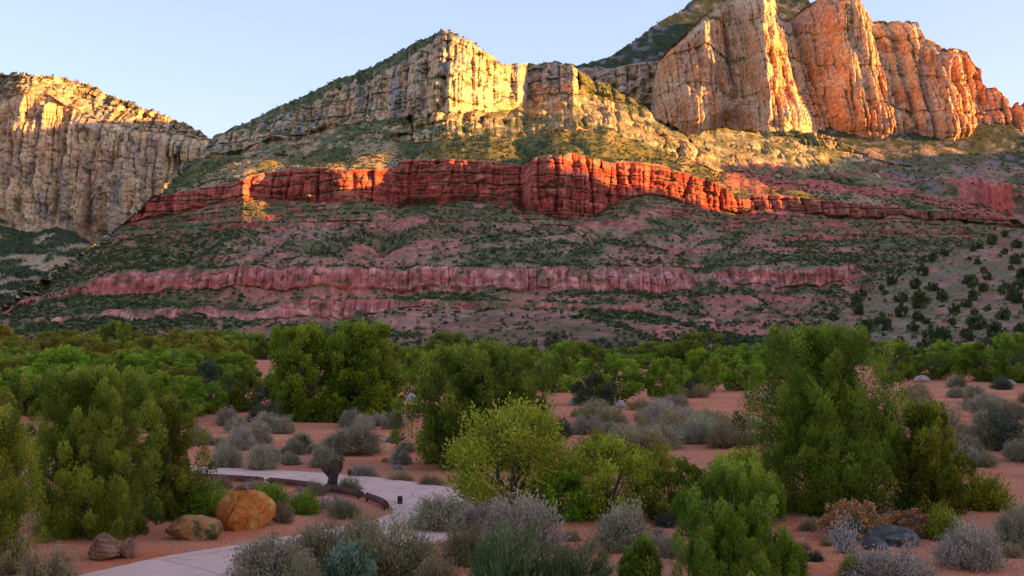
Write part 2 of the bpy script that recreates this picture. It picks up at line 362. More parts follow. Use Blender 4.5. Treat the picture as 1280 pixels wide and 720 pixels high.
# ---- right massif ----
m_sky = poly([(790, 200), (808, 182), (812, 160), (816, 104), (822, 78), (838, 60), (850, 50), (866, 34), (880, 20), (893, 8), (903, -2), (925, -14), (960, -18), (975, -12), (984, 6), (1000, 12), (1012, 2), (1030, -5), (1060, -6), (1085, 4),
              (1100, 20), (1118, 22), (1130, 30), (1140, 32), (1152, 46), (1168, 58), (1180, 66), (1188, 60), (1204, 60), (1214, 72), (1222, 88), (1226, 106), (1240, 111), (1250, 122), (1254, 136), (1262, 138), (1268, 131), (1290, 128), (1330, 150), (1420, 190), (1600, 230)])
mBase = poly([(700, 195), (812, 168), (860, 168), (900, 164), (1040, 168), (1060, 174), (1100, 178), (1150, 176), (1200, 182), (1280, 186), (1600, 240)])
mD = poly([(700, 2850), (812, 2790), (822, 2730), (862, 2640), (874, 2645), (905, 2725), (918, 2705), (962, 2600), (985, 2625), (1040, 2790), (1050, 2770), (1072, 2745), (1100, 2725), (1140, 2790), (1150, 2765), (1190, 2740), (1222, 2860), (1232, 2830), (1248, 2850), (1256, 2900), (1268, 2860), (1300, 2880), (1600, 2950)])
mBaseLow = poly([(700, 330), (1600, 330)])
mMid = poly([(700, 260), (900, 250), (1100, 238), (1180, 228), (1240, 232), (1262, 234), (1300, 244), (1600, 270)])
mMid2 = poly([(700, 290), (900, 280), (1100, 262), (1180, 262), (1240, 272), (1262, 274), (1300, 280), (1600, 300)])
keysM = [(mBaseLow, lambda x: x*0+1650, 40, 0), (mMid2, lambda x: 2060+np.interp(x, [1225, 1238, 1262, 1275], [0, -60, -10, 0]), 40, .7), (mMid, lambda x: 2100+np.interp(x, [1225, 1238, 1262, 1275], [0, -60, -10, 0]), 60, 0), (mBase, mD, 230, 1), (kI, lambda x: mD(x)+150, 30, .6), (poly([(0, -60), (2000, -60)]), lambda x: mD(x)+190, 1, 0)]
def dispM(X, Z, PX, PY, PD, BI, BT, cl):
    up = BI >= 3
    t = np.clip((170-PY)/190, 0, 1)
    # gullies and buttresses converge a little toward the top
    shift = -55*t*np.clip((PX-900)/150, -.2, 1)*np.exp(-((PX-1010)/140)**2)
    mdw = mD(PX+shift*-1)-mD(PX)
    f = flute(X+t*18, Z, (105, 48, 21, 10), (16, 18, 13, 6), 311) + blocks(X+t*18, Z, 38, 190, 17, 332) + blocks(X+t*18, Z, 14, 65, 12, 334) + (fbm(X/50, Z/70, 342, 4)-.5)*30 + blocks(X, Z, 6, 22, 4, 336) + (fbm(X/22, Z/26, 340, 4)-.5)*26
    d = np.where(up, mdw*1.35 + f*cl + strata(X, Z, 90, 13, 313)*cl + strata(X, Z, 17, 2.5, 317)*cl, 0)
    d = d + np.where(BI == 1, flute(X, Z, (30, 12), (8, 6), 321)*cl, 0)
    s = (~up)*(1-cl)
    return d, ((fbm(X/100, PD/100, 323)-.5)*45 + (fbm(X/22, PD/22, 325, 3)-.5)*9)*s*(1-np.where(BI == 2, BT, 0)**3)
def colM(X, Z, PX, PY, BI, BT, cl, nz):
    s1 = fbm(X/10, Z/160, 401, 4); patch = fbm(X/60, Z/70, 403, 4); fine = fbm(X/12, Z/10, 405, 3)
    hgt = np.clip((170-PY)/170, 0, 1)
    c = lerp(BUFF*np.ones(1), ORNG, sst(.36, .58, patch+.05+(.5-hgt)*.12)); c = lerp(c, C3(.5, .37, .29), sst(.5, .68, s1)*.6); c = lerp(c, CREAM, sst(.55, .68, fbm(X/24, Z/60, 407))*.65)
    slope = lerp(SOIL*np.ones(1), VEG, sst(.4, .58, fbm(X/38, PY/8, 411, 4)+(fine-.5)*.2)*.8)
    slope = lerp(slope, GREY*.6, sst(.56, .66, fbm(X/30, PY/6, 431))*.6)
    slope = lerp(slope, PINK, sst(.5, .6, fbm(X/120, PY/6, 413))*(PY > 222)*.8)
    redc = lerp(DRED*np.ones(1), RED*1.05, s1)
    pil = (np.abs(PX-1250) < 16)
    cc = np.where((BI >= 3)[..., None], c, slope)
    cc = np.where((BI == 1)[..., None], lerp(lerp(PINK*.9*np.ones(1), slope, sst(.45, .55, patch)), RED, pil.astype(float)), cc)
    led = sst(.6, .85, nz)*(BI >= 3)*sst(.4, .55, fine); cc = lerp(cc, VEG*1.3, led*.75)
    veg = np.where(BI >= 3, .12*(nz > .55), 1.2*(.3+sst(.4, .58, fbm(X/38, PY/8, 411, 4))))
    cc = cc*(.8+.4*fbm(X/5, Z/5, 425, 2))[..., None]
    return cc, veg
sheet('mountain', 'towering buttressed massif of orange and cream rock, tallest and most sunlit cliff of the view', 795, 1600, 1.0, m_sky, keysM, dispM, colM, (5200, 3, 7), 300, edge=6, back=((350, 10), (700, 200)))

# ---- dark wooded slope behind the massif ----
b_sky = poly([(640, 110), (690, 84), (720, 81), (740, 76), (760, 70), (780, 58), (800, 45), (825, 28), (850, 12), (875, -4), (920, -28), (990, -4), (1010, -4), (1022, 30), (1060, 60), (1150, 90), (1250, 150), (1300, 180)])
keysB = [(poly([(0, 220), (2000, 220)]), lambda x: x*0+2500, 30, 0), (poly([(600, 130), (730, 118), (830, 128), (1300, 150)]), lambda x: x*0+2880, 70, 1), (poly([(600, 100), (725, 86), (760, 84), (815, 76), (830, 74), (1300, 70)]), lambda x: x*0+2920, 70, 0), (poly([(0, -80), (2000, -80)]), lambda x: x*0+3400, 1, 0)]
def dispB(X, Z, PX, PY, PD, BI, BT, cl):
    return (flute(X, Z, (60, 25, 11), (14, 9, 5), 511) + blocks(X, Z, 24, 50, 16, 515) + (fbm(X/24, Z/18, 517, 4)-.5)*46)*cl, (fbm(X/60, PD/60, 513)-.5)*16*(1-cl)
def colB(X, Z, PX, PY, BI, BT, cl, nz):
    s1 = fbm(X/10, Z/100, 521, 4); c = lerp(C3(.46, .34, .27)*np.ones(1), BUFF, sst(.4, .6, s1)); c = lerp(c, VEG, sst(.55, .62, fbm(X/14, Z/9, 525))*.8)
    v = lerp(VEGD*np.ones(1), GREY*.6, sst(.5, .75, fbm(X/20, PY/5, 523)))
    return np.where((BI == 1)[..., None], c, v), np.where(BI == 1, .02, 1.5)
sheet('mountain', 'dark wooded mountain slope rising behind the tallest massif above a grey cliff', 640, 1300, 1.6, b_sky, keysB, dispB, colB, (3000, 4, 8), 500, back=((300, -30), (500, 250)))

# ---- left cliff mountain ----
l_sky = poly([(-250, 110), (-120, 96), (0, 93), (30, 93), (60, 96), (100, 102), (120, 110), (150, 124), (180, 136), (200, 142), (220, 150), (240, 158), (258, 170), (290, 200), (400, 260)])
lBase = poly([(-250, 250), (0, 272), (25, 290), (60, 282), (90, 288), (118, 306), (135, 310), (200, 300), (400, 300)])
lRim = poly([(-250, 150), (0, 128), (25, 116), (45, 112), (60, 118), (90, 132), (130, 150), (180, 162), (230, 170), (258, 176), (400, 260)])
lD = poly([(-250, 3000), (0, 3040), (22, 3010), (30, 2990), (50, 3020), (100, 3050), (150, 3060), (240, 3140), (400, 3200)])
keysL = [(poly([(-250, 470), (400, 470)]), lambda x: x*0+1250, 90, 0), (lBase, lambda x: lD(x)-60, 170, 1), (lRim, lD, 50, .3), (poly([(-250, 0), (400, 0)]), lambda x: lD(x)+600, 1, 0)]
def dispL(X, Z, PX, PY, PD, BI, BT, cl):
    f = flute(X, Z, (90, 40, 17, 8), (22, 18, 9, 4), 611) + strata(X, Z, 90, 6, 613) + blocks(X, Z, 38, 170, 22, 632) + blocks(X, Z, 15, 60, 10, 634) + blocks(X, Z, 6, 20, 4, 636)
    f = f + (fbm(X/26, Z/30, 650, 5)-.5)*34
    d = np.where(BI == 1, f*cl, 0) + np.where(BI == 2, flute(X, Z, (60, 22), (10, 6), 621)*.8 + blocks(X, Z, 10, 12, 8, 640) + (fbm(X/14, Z/9, 642, 3)-.5)*26 + strata(X, Z, 20, 12, 623)*.6 + blocks(X, Z, 22, 24, 16, 638), 0)
    return d, (fbm(X/80, PD/80, 615)-.5)*40*(BI == 0)*(1-BT**4) + (fbm(X/16, PD/16, 617, 3)-.5)*10*(BI != 1)
def colL(X, Z, PX, PY, BI, BT, cl, nz):
    s1 = fbm(X/13, Z/220, 631, 4); patch = fbm(X/60, Z/90, 633, 4); fine = fbm(X/12, Z/10, 635, 3)
    c = lerp(C3(.43, .34, .24)*np.ones(1), BUFF*1.02, sst(.36, .52, s1)); c = lerp(c, C3(.55, .33, .2), sst(.5, .64, patch)*.7); c = lerp(c, CREAM, sst(.55, .68, fbm(X/20, Z/80, 637))*.7)
    c = lerp(c, GREY*.7, sst(.6, .68, fbm(X/16, Z/70, 639))*.6); c = lerp(c, VEG, sst(.6, .66, fbm(X/9, Z/7, 647))*.7)
    rim = lerp(c*1.0, OLIVE*.8, sst(.44, .52, fine)*(.45+.5*BT))
    sl = lerp(VEGD*np.ones(1), BUFF*.8, sst(.58, .66, fbm(X/45, PY/7, 641)))
    cc = np.where((BI == 0)[..., None], sl, np.where((BI == 1)[..., None], c, rim))
    veg = np.where(BI == 0, 5*(fbm(X/45, PY/7, 641) < .6)*(PY < 410)*(PX < 260), np.where(BI == 1, .02, .8+2.2*BT))
    cc = cc*(.82+.36*fbm(X/5, Z/5, 645, 2))[..., None]
    return cc, veg
sheet('mountain', 'pale buff cliff mountain with a long level rim, farther than the pointed summit', -250, 380, 1.15, l_sky, keysL, dispL, colL, (7500, 3.0, 8), 600, edge=9, back=((300, -10), (700, 250)))

# ---- little cone hill at the foot ----
h_sky = poly([(380, 470), (420, 446), (480, 432), (540, 412), (580, 396), (615, 386), (640, 386), (680, 391), (730, 401), (790, 418), (850, 436), (900, 450), (950, 470)])
keysH = [(poly([(0, 474), (2000, 474)]), lambda x: x*0+420, 90, 0), (poly([(0, 360), (2000, 360)]), lambda x: x*0+860, 1, 0)]
def dispH(X, Z, PX, PY, PD, BI, BT, cl): return X*0, (fbm(X/50, PD/50, 713)-.5)*7*BT + (fbm(X/9, PD/9, 715, 3)-.5)*2
def colH(X, Z, PX, PY, BI, BT, cl, nz):
    c = lerp(C3(.24, .13, .08)*np.ones(1), C3(.33, .16, .1), sst(.4, .6, fbm(X/20, PY/6, 721))); c = lerp(c, OLIVE*.7, sst(.5, .6, fbm(X/30, PY/8, 723))*.6)
    return c, .3+sst(.5, .6, fbm(X/30, PY/8, 725))+ (np.abs(PX-650) > 120)*2.0
sheet('hill', 'low brown cone shaped hill at the foot of the banded mountain', 380, 950, 1.5, h_sky, keysH, dispH, colH, (1300, 2, 4.5), 700, back=((60, 20), (160, 80)), cat='hill')

# ---- right near hillside ----
r_sky = poly([(880, 470), (930, 446), (980, 432), (1020, 412), (1060, 388), (1100, 364), (1130, 344), (1160, 330), (1200, 314), (1240, 302), (1280, 286), (1350, 262), (1500, 230), (1650, 220)])
keysR = [(poly([(0, 480), (2000, 480)]), lambda x: x*0+230, 60, 0), (poly([(0, 445), (1100, 440), (1280, 420), (2000, 400)]), lambda x: x*0+330, 120, 0), (poly([(0, 200), (2000, 200)]), lambda x: x*0+900, 1, 0)]
def dispR(X, Z, PX, PY, PD, BI, BT, cl): return X*0, (fbm(X/40, PD/40, 813)-.5)*7*np.minimum(1, (PD-230)/100) + (fbm(X/6, PD/6, 815, 3)-.5)*1.2
def colR(X, Z, PX, PY, BI, BT, cl, nz):
    c = lerp(C3(.3, .12, .08)*np.ones(1), C3(.44, .18, .13), sst(.4, .6, fbm(X/14, PY/8, 821, 4)))
    c = lerp(c, C3(.17, .155, .07), sst(.34, .54, fbm(X/6, PY/3, 823, 5)+.1*sst(1200, 1040, PX))*.88)
    c = lerp(c, C3(.36, .25, .17), sst(.6, .68, fbm(X/5, PY/3, 827, 3))*.4)
    return c, .5+sst(.4, .6, fbm(X/12, PY/6, 823, 4))
PR = sheet('hill', 'near reddish hillside dotted with round dark shrubs, sloping up out of the view', 880, 1650, 2.0, r_sky, keysR, dispR, colR, (4500, .7, 2.2), 800, back=((80, 10), (300, 120)), mat=M['terrain_near'], cat='hill')

# ---- ridge added out of view toward the sun, crest shaped to shade the valley ----
def shade_ridge():
    ys = np.arange(-1400, 3300, 30.0); rs = np.linspace(-1, 1, 61)
    top = np.interp(ys+150, [-1400, -300, 600, 850, 1150, 1450, 1600, 1720, 1850, 1980, 2700, 2950, 3300], [250, 352, 402, 520, 560, 555, 505, 472, 480, 570, 590, 330, 120])
    YY, RR = np.meshgrid(ys, rs)
    W = 420
    XX = 1850 + RR*W + (fbm(YY/200, RR*2, 901)-.5)*80
    ZZ = (1-np.abs(RR)**1.3)*top[None, :] - 10 + (fbm(YY/120, XX/120, 903)-.5)*50*(1-np.abs(RR))
    P = np.stack([XX, YY, ZZ], -1); nr, nx = XX.shape
    idx = np.arange(nr*nx).reshape(nr, nx)
    Fq = np.stack([idx[:-1, :-1], idx[:-1, 1:], idx[1:, 1:], idx[1:, :-1]], -1).reshape(-1, 4)
    col = lerp(SOIL*np.ones(1), VEG, sst(.4, .6, fbm(YY/40, XX/40, 905))); col = lerp(col, RED, sst(.55, .62, fbm(YY/200, ZZ/30, 907)))
    tag(mesh_np('hill', P.reshape(-1, 3), Fq, M['terrain'], attrs={'Col': ('COL', col.reshape(-1, 3))}), 'unseen red ridge added on the sunset side, shaped to shade the valley', 'hill', None, 'structure')
shade_ridge()

# ---------------------------------------------------------------- path
PATHPX = [(-140, 579), (60, 583), (180, 587), (250, 591), (330, 595), (400, 600), (460, 607), (515, 617), (556, 630), (562, 645), (520, 660), (455, 673), (380, 687), (290, 703), (180, 728), (60, 765), (-60, 810)]
def catmull(P, n=14):
    P = np.array(P, float); P = np.vstack([2*P[0]-P[1], P, 2*P[-1]-P[-2]]); out = []
    for i in range(1, len(P)-2):
        for t in np.linspace(0, 1, n, endpoint=False):
            a, b, c, d = P[i-1:i+3]
            out.append(.5*((2*b)+(-a+c)*t+(2*a-5*b+4*c-d)*t*t+(-a+3*b-3*c+d)*t**3))
    out.append(P[-2]); return np.array(out)
PC = catmull([on_ground(*p) for p in PATHPX]); HW = 1.42
def path_dist(x, y):
    x = np.asarray(x); d = np.full(x.shape, 1e9)
    for i in range(0, len(PC)-1, 2):
        a = PC[i]; b = PC[min(i+2, len(PC)-1)]; ab = b-a; L = (ab**2).sum()+1e-9
        t = np.clip(((x-a[0])*ab[0]+(y-a[1])*ab[1])/L, 0, 1)
        d = np.minimum(d, np.hypot(x-a[0]-t*ab[0], y-a[1]-t*ab[1]))
    return d
def ground_z(x, y):
    x = np.asarray(x, float); y = np.asarray(y, float)
    far = sst(25, 90, y)
    z = (fbm(x/7, y/7, 50)-.5)*.35 + (fbm(x/1.3, y/1.3, 52, 3)-.5)*.09 + (fbm(x/30, y/30, 54)-.5)*1.1*far
    z = z + .5*sst(60, 110, y)*sst(0, 30, x)*(1-sst(140, 260, y))
    near = (y < 60) & (y > 5)
    k = np.ones(x.shape)
    if near.any():
        k[near] = sst(HW-.1, HW+1.6, path_dist(x[near], y[near]))
    return z*k - .03*(1-k)
def gz(x, y): return float(ground_z(np.array([x]), np.array([y]))[0])

def build_ground():
    ds = [6.0]
    while ds[-1] < 9000: ds.append(ds[-1]*1.0065 if ds[-1] < 130 else ds[-1]*1.03)
    ds = np.array(ds)
    u = np.concatenate([np.linspace(-6, -.62, 40, endpoint=False), np.linspace(-.62, .62, 620), np.linspace(.62, 6, 41)[1:]])
    U, DD = np.meshgrid(u, ds)
    X = U*DD; Y = DD
    Z = ground_z(X, Y); Z = np.where(DD > 420, Z*.2-2*sst(420, 700, DD), Z)
    nr, nx = X.shape; idx = np.arange(nr*nx).reshape(nr, nx)
    Fq = np.stack([idx[:-1, :-1], idx[:-1, 1:], idx[1:, 1:], idx[1:, :-1]], -1).reshape(-1, 4)
    # a closing patch from the nearest row back past the camera
    V = np.stack([X, Y, Z], -1).reshape(-1, 3)
    n0 = len(V); back = np.stack([u*6*1.0, np.full(nx, -60.0)*1.0, np.zeros(nx)], -1)
    V = np.vstack([V, back]); bi = np.arange(n0, n0+nx)
    Fb = np.stack([bi[:-1], bi[1:], idx[0, 1:], idx[0, :-1]], -1)
    Fq = np.vstack([Fq, Fb])
    m, nt, out = new_mat('red_soil'); tc = tex(nt)
    n1 = noise(nt, .35, 6, .6, tc); n2 = noise(nt, 3.0, 8, .7, tc); n3 = noise(nt, 22, 6, .7, tc); n4 = noise(nt, .9, 5, .6, tc)
    c = ramp(nt, n1.outputs[0], [(.3, (.6, .15, .06)), (.55, (.68, .22, .095)), (.75, (.7, .3, .15))]).outputs[0]
    lit = ramp(nt, n2.outputs[0], [(.5, (0, 0, 0)), (.62, (1, 1, 1))]).outputs[0]
    l2 = ramp(nt, n4.outputs[0], [(.48, (0, 0, 0)), (.64, (.75, .75, .75))]).outputs[0]
    f = mixc(nt, 1., lit, l2, 'MULTIPLY')
    c = mixc(nt, f, c, (.44, .3, .21))
    n5 = noise(nt, .13, 4, .6, tc); c = mixc(nt, ramp(nt, n5.outputs[0], [(.42, (0, 0, 0)), (.6, (.6, .6, .6))]).outputs[0], c, (.5, .21, .11))
    n6 = noise(nt, 7, 5, .75, tc); c = mixc(nt, ramp(nt, n6.outputs[0], [(.56, (0, 0, 0)), (.66, (.7, .7, .7))]).outputs[0], c, (.3, .17, .12))
    dk = ramp(nt, n3.outputs[0], [(.32, (.4, .36, .36)), (.5, (1, 1, 1)), (.7, (1.35, 1.3, 1.3))]).outputs[0]
    c = mixc(nt, 1., c, dk, 'MULTIPLY')
    bsdf(nt, out, c, .95, n3.outputs[0], .6, .05, .1)
    tag(mesh_np('ground', V, Fq, m, smooth=True), 'red desert soil with scattered litter and gravel', 'ground', None, 'structure')
build_ground()

def build_path():
    T = np.gradient(PC, axis=0); T /= np.linalg.norm(T, axis=1)[:, None]; Nn = np.stack([-T[:, 1], T[:, 0]], 1)
    offs = [-HW, -HW+.02, -HW/2, 0, HW/2, HW-.02, HW]; zz = [-.08, .025, .03, .035, .03, .025, -.08]
    # extra side wobble
    V = []
    for i, (p, n) in enumerate(zip(PC, Nn)):
        wob = .05*math.sin(i*.35)
        for o_, z_ in zip(offs, zz): V.append((*(p+n*(o_*(1+wob*.5))), z_))
    k = len(offs); n = len(PC)
    Fq = [(i*k+j, (i+1)*k+j, (i+1)*k+j+1, i*k+j+1) for i in range(n-1) for j in range(k-1)]
    m, nt, out = new_mat('path_concrete'); tc = tex(nt)
    n1 = noise(nt, .6, 5, .6, tc); n2 = noise(nt, 30, 6, .7, tc); n3 = noise(nt, 2.5, 8, .75, tc)
    c = ramp(nt, n1.outputs[0], [(.3, (.72, .43, .31)), (.7, (.8, .5, .37))]).outputs[0]
    c = mixc(nt, ramp(nt, n3.outputs[0], [(.52, (0, 0, 0)), (.72, (.45, .45, .45))]).outputs[0], c, (.45, .22, .16))
    vo = N(nt, 'ShaderNodeTexVoronoi', feature='DISTANCE_TO_EDGE'); vo.inputs['Scale'].default_value = .42; nt.links.new(tc, vo.inputs['Vector'])
    cr = ramp(nt, vo.outputs['Distance'], [(.0, (.8, .8, .8)), (.012, (0, 0, 0))]).outputs[0]
    c = mixc(nt, cr, c, (.3, .19, .16))
    ng = noise(nt, 1.1, 5, .7, tc); c = mixc(nt, ramp(nt, ng.outputs[0], [(.5, (0, 0, 0)), (.7, (.6, .6, .6))]).outputs[0], c, (.6, .3, .22))
    c = mixc(nt, 1., c, ramp(nt, n2.outputs[0], [(.3, (.82, .82, .82)), (.7, (1.1, 1.1, 1.1))]).outputs[0], 'MULTIPLY')
    bsdf(nt, out, c, .85, n2.outputs[0], .3, .01)
    tag(mesh_np('path', V, Fq, m, smooth=False), 'pinkish concrete path curving back on itself through the desert garden', 'path', None, 'structure')
build_path()

# ---------------------------------------------------------------- plants
def unit(v): return v/(np.linalg.norm(v, axis=-1, keepdims=True)+1e-9)
def blades(P, Dr, L, W, rg, droop=0.0, nrm=None):
    """one kite-shaped leaf per point: P base, Dr unit direction, L length, W width"""
    n = len(P); s = unit(np.cross(Dr, rg.normal(0, 1, (n, 3)) if nrm is None else nrm+rg.normal(0, .38, (n, 3))))
    L = np.broadcast_to(L, (n,))[:, None]; W = np.broadcast_to(W, (n,))[:, None]
    mid = P+Dr*L*.45; tip = P+Dr*L
    tip = tip - np.array([0, 0, 1])*droop*L
    V = np.stack([P, mid+s*W*.5, tip, mid-s*W*.5], 1).reshape(-1, 3)
    return V, np.arange(n*4, dtype=np.int32).reshape(n, 4)
class Tubes:
    def __init__(s): s.V = []; s.F = []; s.n = 0
    def add(s, pts, radii, sides=5):
        pts = np.array(pts, float); k = len(pts); t = unit(np.gradient(pts, axis=0))
        ref = np.array([.31, .17, .93]); a = unit(np.cross(t, ref)); b = np.cross(t, a)
        ang = np.arange(sides)*2*math.pi/sides
        ring = (np.cos(ang)[None, :, None]*a[:, None, :]+np.sin(ang)[None, :, None]*b[:, None, :])*np.array(radii)[:, None, None]
        s.V.append((pts[:, None, :]+ring).reshape(-1, 3))
        for i in range(k-1):
            for j in range(sides):
                s.F.append((s.n+i*sides+j, s.n+i*sides+(j+1) % sides, s.n+(i+1)*sides+(j+1) % sides, s.n+(i+1)*sides+j))
        s.n += k*sides
    def build(s, name, mat, parent=None, smooth=True): return mesh_np(name, np.vstack(s.V), np.array(s.F), mat, parent, smooth=smooth)

def crown_profile(t, kind):
    if kind == 'juniper': return np.clip(1.02*np.sin(np.pi*np.clip(t*.78+.2, 0, 1))**.62, 0, 1)*(1-.15*t)
    if kind == 'cone': return (1-t)**.6*(.75+.25*np.sin(np.clip(t*4, 0, 1.57)))
    return np.sqrt(np.clip(1-(2*np.clip(t, 0, 1)*.94-.88)**2, 0.02, 1))   # round
def make_crown(w, h, nc, nb, seed, kind='juniper', upright=.8, bl=.09, bw=.03, clump=.15, low=.03, airy=0.0, plumes=0):
    """clumps of leaves through the crown's volume -> vertices, faces, tint"""
    rg = np.random.default_rng(seed); Rr = w/2
    t = rg.random(nc)**1.2; ph = rg.random(nc)*2*np.pi
    rad = crown_profile(t, kind)*(0.72+.5*fbm(np.cos(ph)*1.4+seed, np.sin(ph)*1.4+t*2.2, seed, 3))
    fr = np.where(rg.random(nc) < .72, .72+.28*rg.random(nc), np.sqrt(rg.random(nc))*.8)
    r = rad*fr*Rr*(1-clump*.4)
    cx = r*np.cos(ph); cy = r*np.sin(ph); cz = h*(low+(1-low-clump*.6)*t)
    cz = cz*(.88+.24*fbm(cx/Rr*1.3+seed, cy/Rr*1.3, seed+3, 3))
    Cn = np.stack([cx, cy, cz], 1)
    if plumes:
        npl = plumes; pt = np.linspace(0, 1, npl)**1.5; pt = np.clip(pt+rg.normal(0, .04, npl), 0, 1); pa = np.arange(npl)*2.399+rg.random(npl)*.8
        pr = crown_profile(np.clip(pt+.12, 0, 1), kind)*Rr*np.where(np.arange(npl) % 3 == 1, .35, .62+.22*rg.random(npl))*(.85+.3*fbm(np.cos(pa)*1.4+seed, np.sin(pa)*1.4, seed, 2))
        phh = h*(.26+.2*rg.random(npl))*(1-.25*pt); prr = w*(.115+.05*rg.random(npl))
        pb = np.stack([pr*np.cos(pa), pr*np.sin(pa), np.minimum(h*(low+.1+(.98-low)*pt), h*1.0-phh*.5)], 1)
        k = rg.integers(0, npl, nc); k[:nc//3] = -1
        zz = rg.uniform(-1, 1, nc); a2 = rg.random(nc)*6.283; rr = prr[k]*np.sqrt(np.clip(1-zz**2, 0, 1))*(1-.3*zz)*(.6+.4*rg.random(nc))
        ou = np.stack([np.cos(pa[k]), np.sin(pa[k]), 0*zz], 1)
        C2 = pb[k]+np.stack([rr*np.cos(a2), rr*np.sin(a2), zz*phh[k]*.85], 1)+ou*(zz*phh[k]*.16)[:, None]
        C2[:, 2] = np.clip(C2[:, 2], h*.02, h*(.985-clump*.75))
        Cn = np.where((k >= 0)[:, None], C2, Cn*np.array([.68, .68, .84])); cx, cy = Cn[:, 0], Cn[:, 1]
        pct = rg.normal(0, .15, npl)
    sz = h*clump*(.5+.75*rg.random(nc))*(1-.25*t)
    out = unit(np.stack([cx, cy, np.full(nc, Rr*.5)], 1))
    axis = unit(out*(1-upright)+np.array([0, 0, 1])*upright+rg.normal(0, .12, (nc, 3)))
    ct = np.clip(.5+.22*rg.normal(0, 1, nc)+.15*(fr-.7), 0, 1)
    if plumes: ct = np.clip(ct+pct[k], 0, 1)
    ci = np.repeat(np.arange(nc), nb); n = len(ci)
    q = unit(rg.normal(0, 1, (n, 3)))*(rg.random(n)**.28)[:, None]
    ax = axis[ci]; al = (q*ax).sum(1)[:, None]
    elong = 1.0+upright*1.1
    q2 = q*.62*sz[ci][:, None] + ax*al*(elong-1)*.55*sz[ci][:, None]
    # taper toward the tip
    k = 1-.35*np.clip(al, -1, 1)*upright
    q2 = ax*((q2*ax).sum(1)[:, None]) + (q2-ax*((q2*ax).sum(1)[:, None]))*k
    P = Cn[ci]+q2
    P[:, 2] = np.abs(P[:, 2])
    Dr = unit(unit(q)*.7+ax*(.35+upright*.9)+rg.normal(0, .35, (n, 3)))
    if airy:
        P += rg.normal(0, airy*h*.02, (n, 3))
    V, Fq = blades(P, Dr, bl*(.6+.8*rg.random(n)), bw*(.7+.6*rg.random(n)), rg, nrm=unit(q))
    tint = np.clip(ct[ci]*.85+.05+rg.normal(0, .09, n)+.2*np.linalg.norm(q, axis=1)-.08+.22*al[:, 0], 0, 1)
    return V, Fq, np.repeat(tint, 4), Cn
def make_trunk(w, h, Cn, seed, nl=14, r=.09):
    rg = np.random.default_rng(seed+1); tb = Tubes()
    forks = 3
    for f in range(forks):
        a = f*2.1+rg.random(); top = np.array([math.cos(a)*w*.14, math.sin(a)*w*.14, h*.62])
        pts = [np.array([0, 0, -.25]), np.array([math.cos(a)*w*.02, math.sin(a)*w*.02, h*.1]), top*.5+rg.normal(0, .03*w, 3), top, top+np.array([0, 0, h*.2])]
        tb.add(pts, [r*h/3*1.3, r*h/3, r*h/3*.7, r*h/3*.4, r*h/3*.12], 7)
    for i in rg.choice(len(Cn), size=min(nl, len(Cn)), replace=False):
        c = Cn[i]; s = np.array([c[0]*.12, c[1]*.12, min(c[2]*.45, h*.5)])
        m = (s+c)/2+rg.normal(0, .04*w, 3)
        tb.add([s, m, c], [r*h/3*.4, r*h/3*.26, r*h/3*.08], 5)
    return tb
def make_tree(name, w, h, seed, leaf, nc=120, nb=260, kind='juniper', **kw):
    """a crown of leaves on a forked trunk, base at the origin"""
    root = empty(name)
    V, Fq, tint, Cn = make_crown(w, h, nc, nb, seed, kind, **kw)
    tr = make_trunk(w, h, Cn, seed).build('trunk', M['bark'], root)
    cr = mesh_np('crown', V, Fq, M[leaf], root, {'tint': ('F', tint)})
    root['w'] = w; root['h'] = h
    return root
